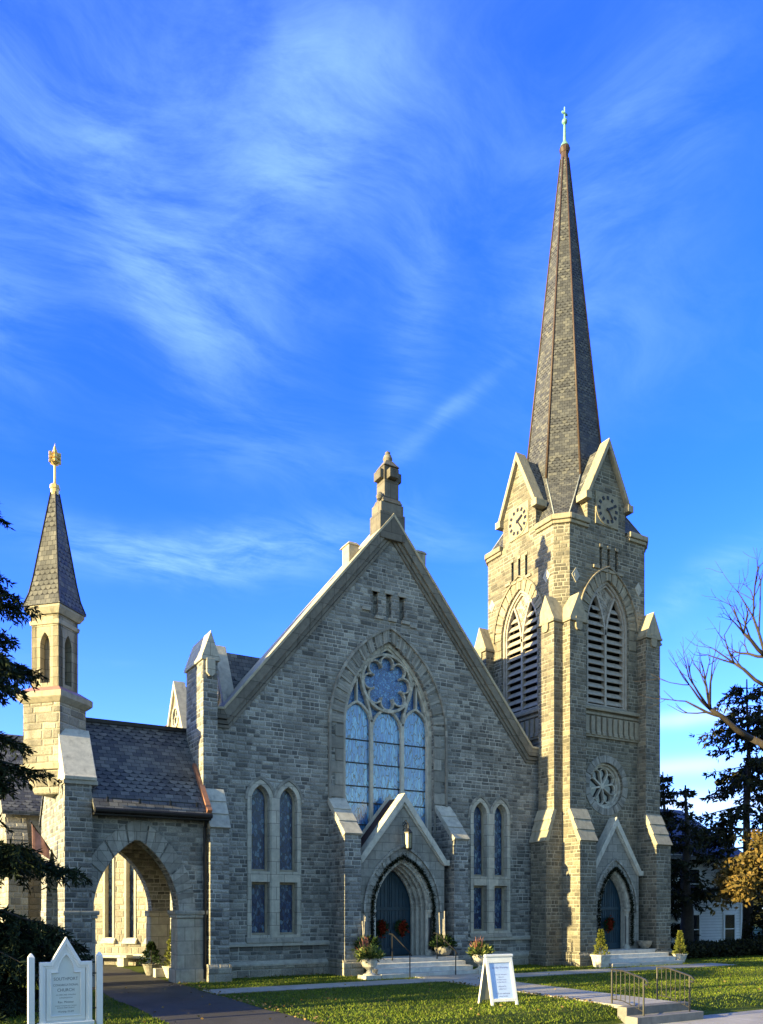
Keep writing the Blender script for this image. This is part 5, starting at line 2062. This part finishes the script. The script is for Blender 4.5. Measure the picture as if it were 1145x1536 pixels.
bare_tree('bare maple with long grey limbs reaching in from the right edge', bt, 19.5, 107, rad=.24, limbs=limbs, lean=(-.54, .31))

# low shrubs on the right behind the tower steps: a dark clipped hedge
rng = np.random.default_rng(9)
hp = px3(1016, 1440, 35.5)
hx0, hx1 = hp.x - .3, hp.x + 10.5
hy = hp.y + .3
n = 16000
P = np.stack([rng.uniform(hx0, hx1, n), hy + rng.normal(size=n) * .45, np.zeros(n)], 1)
P[:, 2] = rng.random(n) ** .6 * .62 * (.95 + .12 * np.sin(P[:, 0] * 2.1) + .1 * np.sin(P[:, 0] * 5.3))
tag(blades('hedge', DARKCON, P, rng.normal(size=(n, 3)) + np.array([0, 0, .4]), .16, .08, rng=rng), 'low dark clipped hedge in front of the white house', 'hedge')


conifer('yew_tree', 'dark bushy conifer at the right edge below the ochre leaves', 'tree', tuple(px3(1180, 1432, 41).xy) + (0,), 5.0, 2.0, 109, DARKCON,
        z_lo=.05, whorls=14, per=8, droop=.25, bl=(.28, .10), dens=.7, trunk_r=.25, power=.45)


def far_wood():
    rng = np.random.default_rng(15)
    Ps = []
    for k in range(170):
        a = R(rng.uniform(-72, 252)); d_ = rng.uniform(95, 130)
        c = np.array([15 + d_ * math.sin(a), d_ * math.cos(a), 0])
        h_ = rng.uniform(6, 9) if abs(math.degrees(a)) < 100 else rng.uniform(9, 15)
        n = 420
        P = rng.normal(size=(n, 3)) * np.array([3.2, 3.2, h_ * .28]) + c + np.array([0, 0, h_ * .5])
        P[:, 2] = np.abs(P[:, 2])
        Ps.append(P)
    P = np.concatenate(Ps)
    blades('far_wood', DARKCON, P, rng.normal(size=P.shape), 1.3, .7, kind='stuff', rng=rng)


far_wood()


def house():
    x0, x1, y0, y1 = 32.5, 41.3, 4.9, 14.0
    t = thing('clapboard_house', 'white clapboard house with dark roof half hidden behind conifers', 'house', (37, 6, 0))
    zt = 5.1
    mb = MB()
    mb.box(x0, x1, y0, y1, .0, zt)
    mb.plate(west(x0), [(-y1, zt), (-y0, zt), (-(y0 + y1) / 2, zt + 3)], [], -(x1 - x0), -.0)
    w = mb.build('wall', CLAP, t)
    mb = MB()
    for s in (-1, 1):
        yc = (y0 + y1) / 2
        mb.plate(west(x0), [(-yc, zt + 3.2), (-yc + s * 5.0, zt - .1), (-yc + s * 5.0, zt - .28), (-yc, zt + 3.0)], [], -(x1 - x0) - .4, .4)
    mb.build('roof', SLATE, t)
    mb = MB()
    mb.box(x1 - .14, x1 + .03, y0 - .03, y0 + .14, .0, zt - .02)
    mb.box(x0 - .2, x1 + .2, y0 - .35, y0 - .001, zt - .22, zt - .02)
    mb.each('corner_board', WHITE, t)
    fr = south(y0)
    for x, z in ((34.4, .25), (37.2, .25), (40.2, .25), (34.4, 2.75), (37.2, 2.75), (39.9, 2.75)):
        f = MB().plate(fr, [(x - .55, z - .1), (x + .55, z - .1), (x + .55, z + 1.7), (x - .55, z + 1.7)], [[(x - .42, z), (x + .42, z), (x + .42, z + 1.58), (x - .42, z + 1.58)]], -.02, .05).build('window', WHITE, t)
        MB().fbox(fr, x - .42, x + .42, z, z + 1.58, -.01, .012).build('pane', PANE, f)
        MB().fbox(fr, x - .42, x + .42, z + .76, z + .81, .012, .035).build('sash', WHITE, f)


house()

# trees west of the picture whose shade falls across the lawn and drive
for (x, y, h, s, lab) in ((-15, -7.6, 11, 201, 'tall bare tree west of the drive, nearest the street'), (-26, -5.4, 12, 202, 'tall bare tree far west of the drive')):
    bare_tree(lab, (x, y, 0), h, s, rad=.26, depth=4, group='bare trees west of the drive')
conifer('spruce_tree', 'broad spruce standing alone far west of the drive', 'tree', (-14, -1.8, 0), 6.0, 2.6, 108, SPRUCE, z_lo=.05, whorls=12, per=6, bl=(.3, .09), dens=.4)


# ------------------------------------------------------------------ grass
def grass():
    rng = np.random.default_rng(77)
    n = 150000
    x = rng.uniform(-3, 34, n)
    y = -11.8 + 12.5 * rng.random(n) ** 1.25
    keep = np.ones(n, bool)
    for x0, x1, y0, y1 in ((4.4, 6.92, -12, 1), (6.95, 28.02, -4.56, -3.34), (14.12, 15.88, -12, -4.5), (14.2, 16.6, -3.4, -2.6), (12.4, 17.3, -2.9, 0), (22.9, 26.9, -3.0, 0), (13.9, 16.1, -12.4, -11.6)):
        keep &= ~((x > x0) & (x < x1) & (y > y0) & (y < y1))
    keep &= ~((x > 8.3) & (y > -.2)) & ~((x > 3.7) & (y > -.9) & (x < 8.6)) & ~((x > 22) & (x < 28) & (y > -1.2))
    x, y = x[keep], y[keep]
    m = len(x)
    z = np.where(y < -11.35, (y + 11.35) * .55, 0.0)
    P = np.stack([x, y, z - .005], 1)
    D = np.stack([rng.normal(size=m) * .5, rng.normal(size=m) * .5, np.ones(m)], 1)
    clump = .5 + .5 * np.sin(x * 2.3 + np.sin(y * 3.1)) * np.sin(y * 2.9 + np.sin(x * 1.7))
    blades('lawn_grass', mat_leaf('grass_blades', (.06, .10, .011), (.11, .16, .02), (.20, .22, .042)), P, D, rng.uniform(.035, .075, m) * (.75 + .5 * clump), .016, kind='stuff', rng=rng)
    n = 260
    x = rng.uniform(2, 27, n); y = rng.uniform(-11.6, -.5, n)
    k = 420                       # drifts against kerbs, steps and path edges
    ex = np.concatenate([rng.normal(7.0, .12, k // 3), rng.uniform(8.6, 22, k // 3), 14.1 + rng.normal(0, .1, k - 2 * (k // 3))])
    ey = np.concatenate([rng.uniform(-11, -1, k // 3), -.3 + rng.normal(0, .14, k // 3), rng.uniform(-11, -4.7, k - 2 * (k // 3))])
    x, y = np.concatenate([x, ex]), np.concatenate([y, ey])
    n = len(x)
    P = np.stack([x, y, np.full(n, .045)], 1)
    D = np.stack([rng.normal(size=n), rng.normal(size=n), rng.normal(size=n) * .15], 1)
    blades('fallen_leaves', mat_leaf('dead_leaves', (.12, .075, .03), (.26, .19, .09)), P, D, .075, .05, kind='stuff', rng=rng)


grass()
bpy.context.view_layer.update()
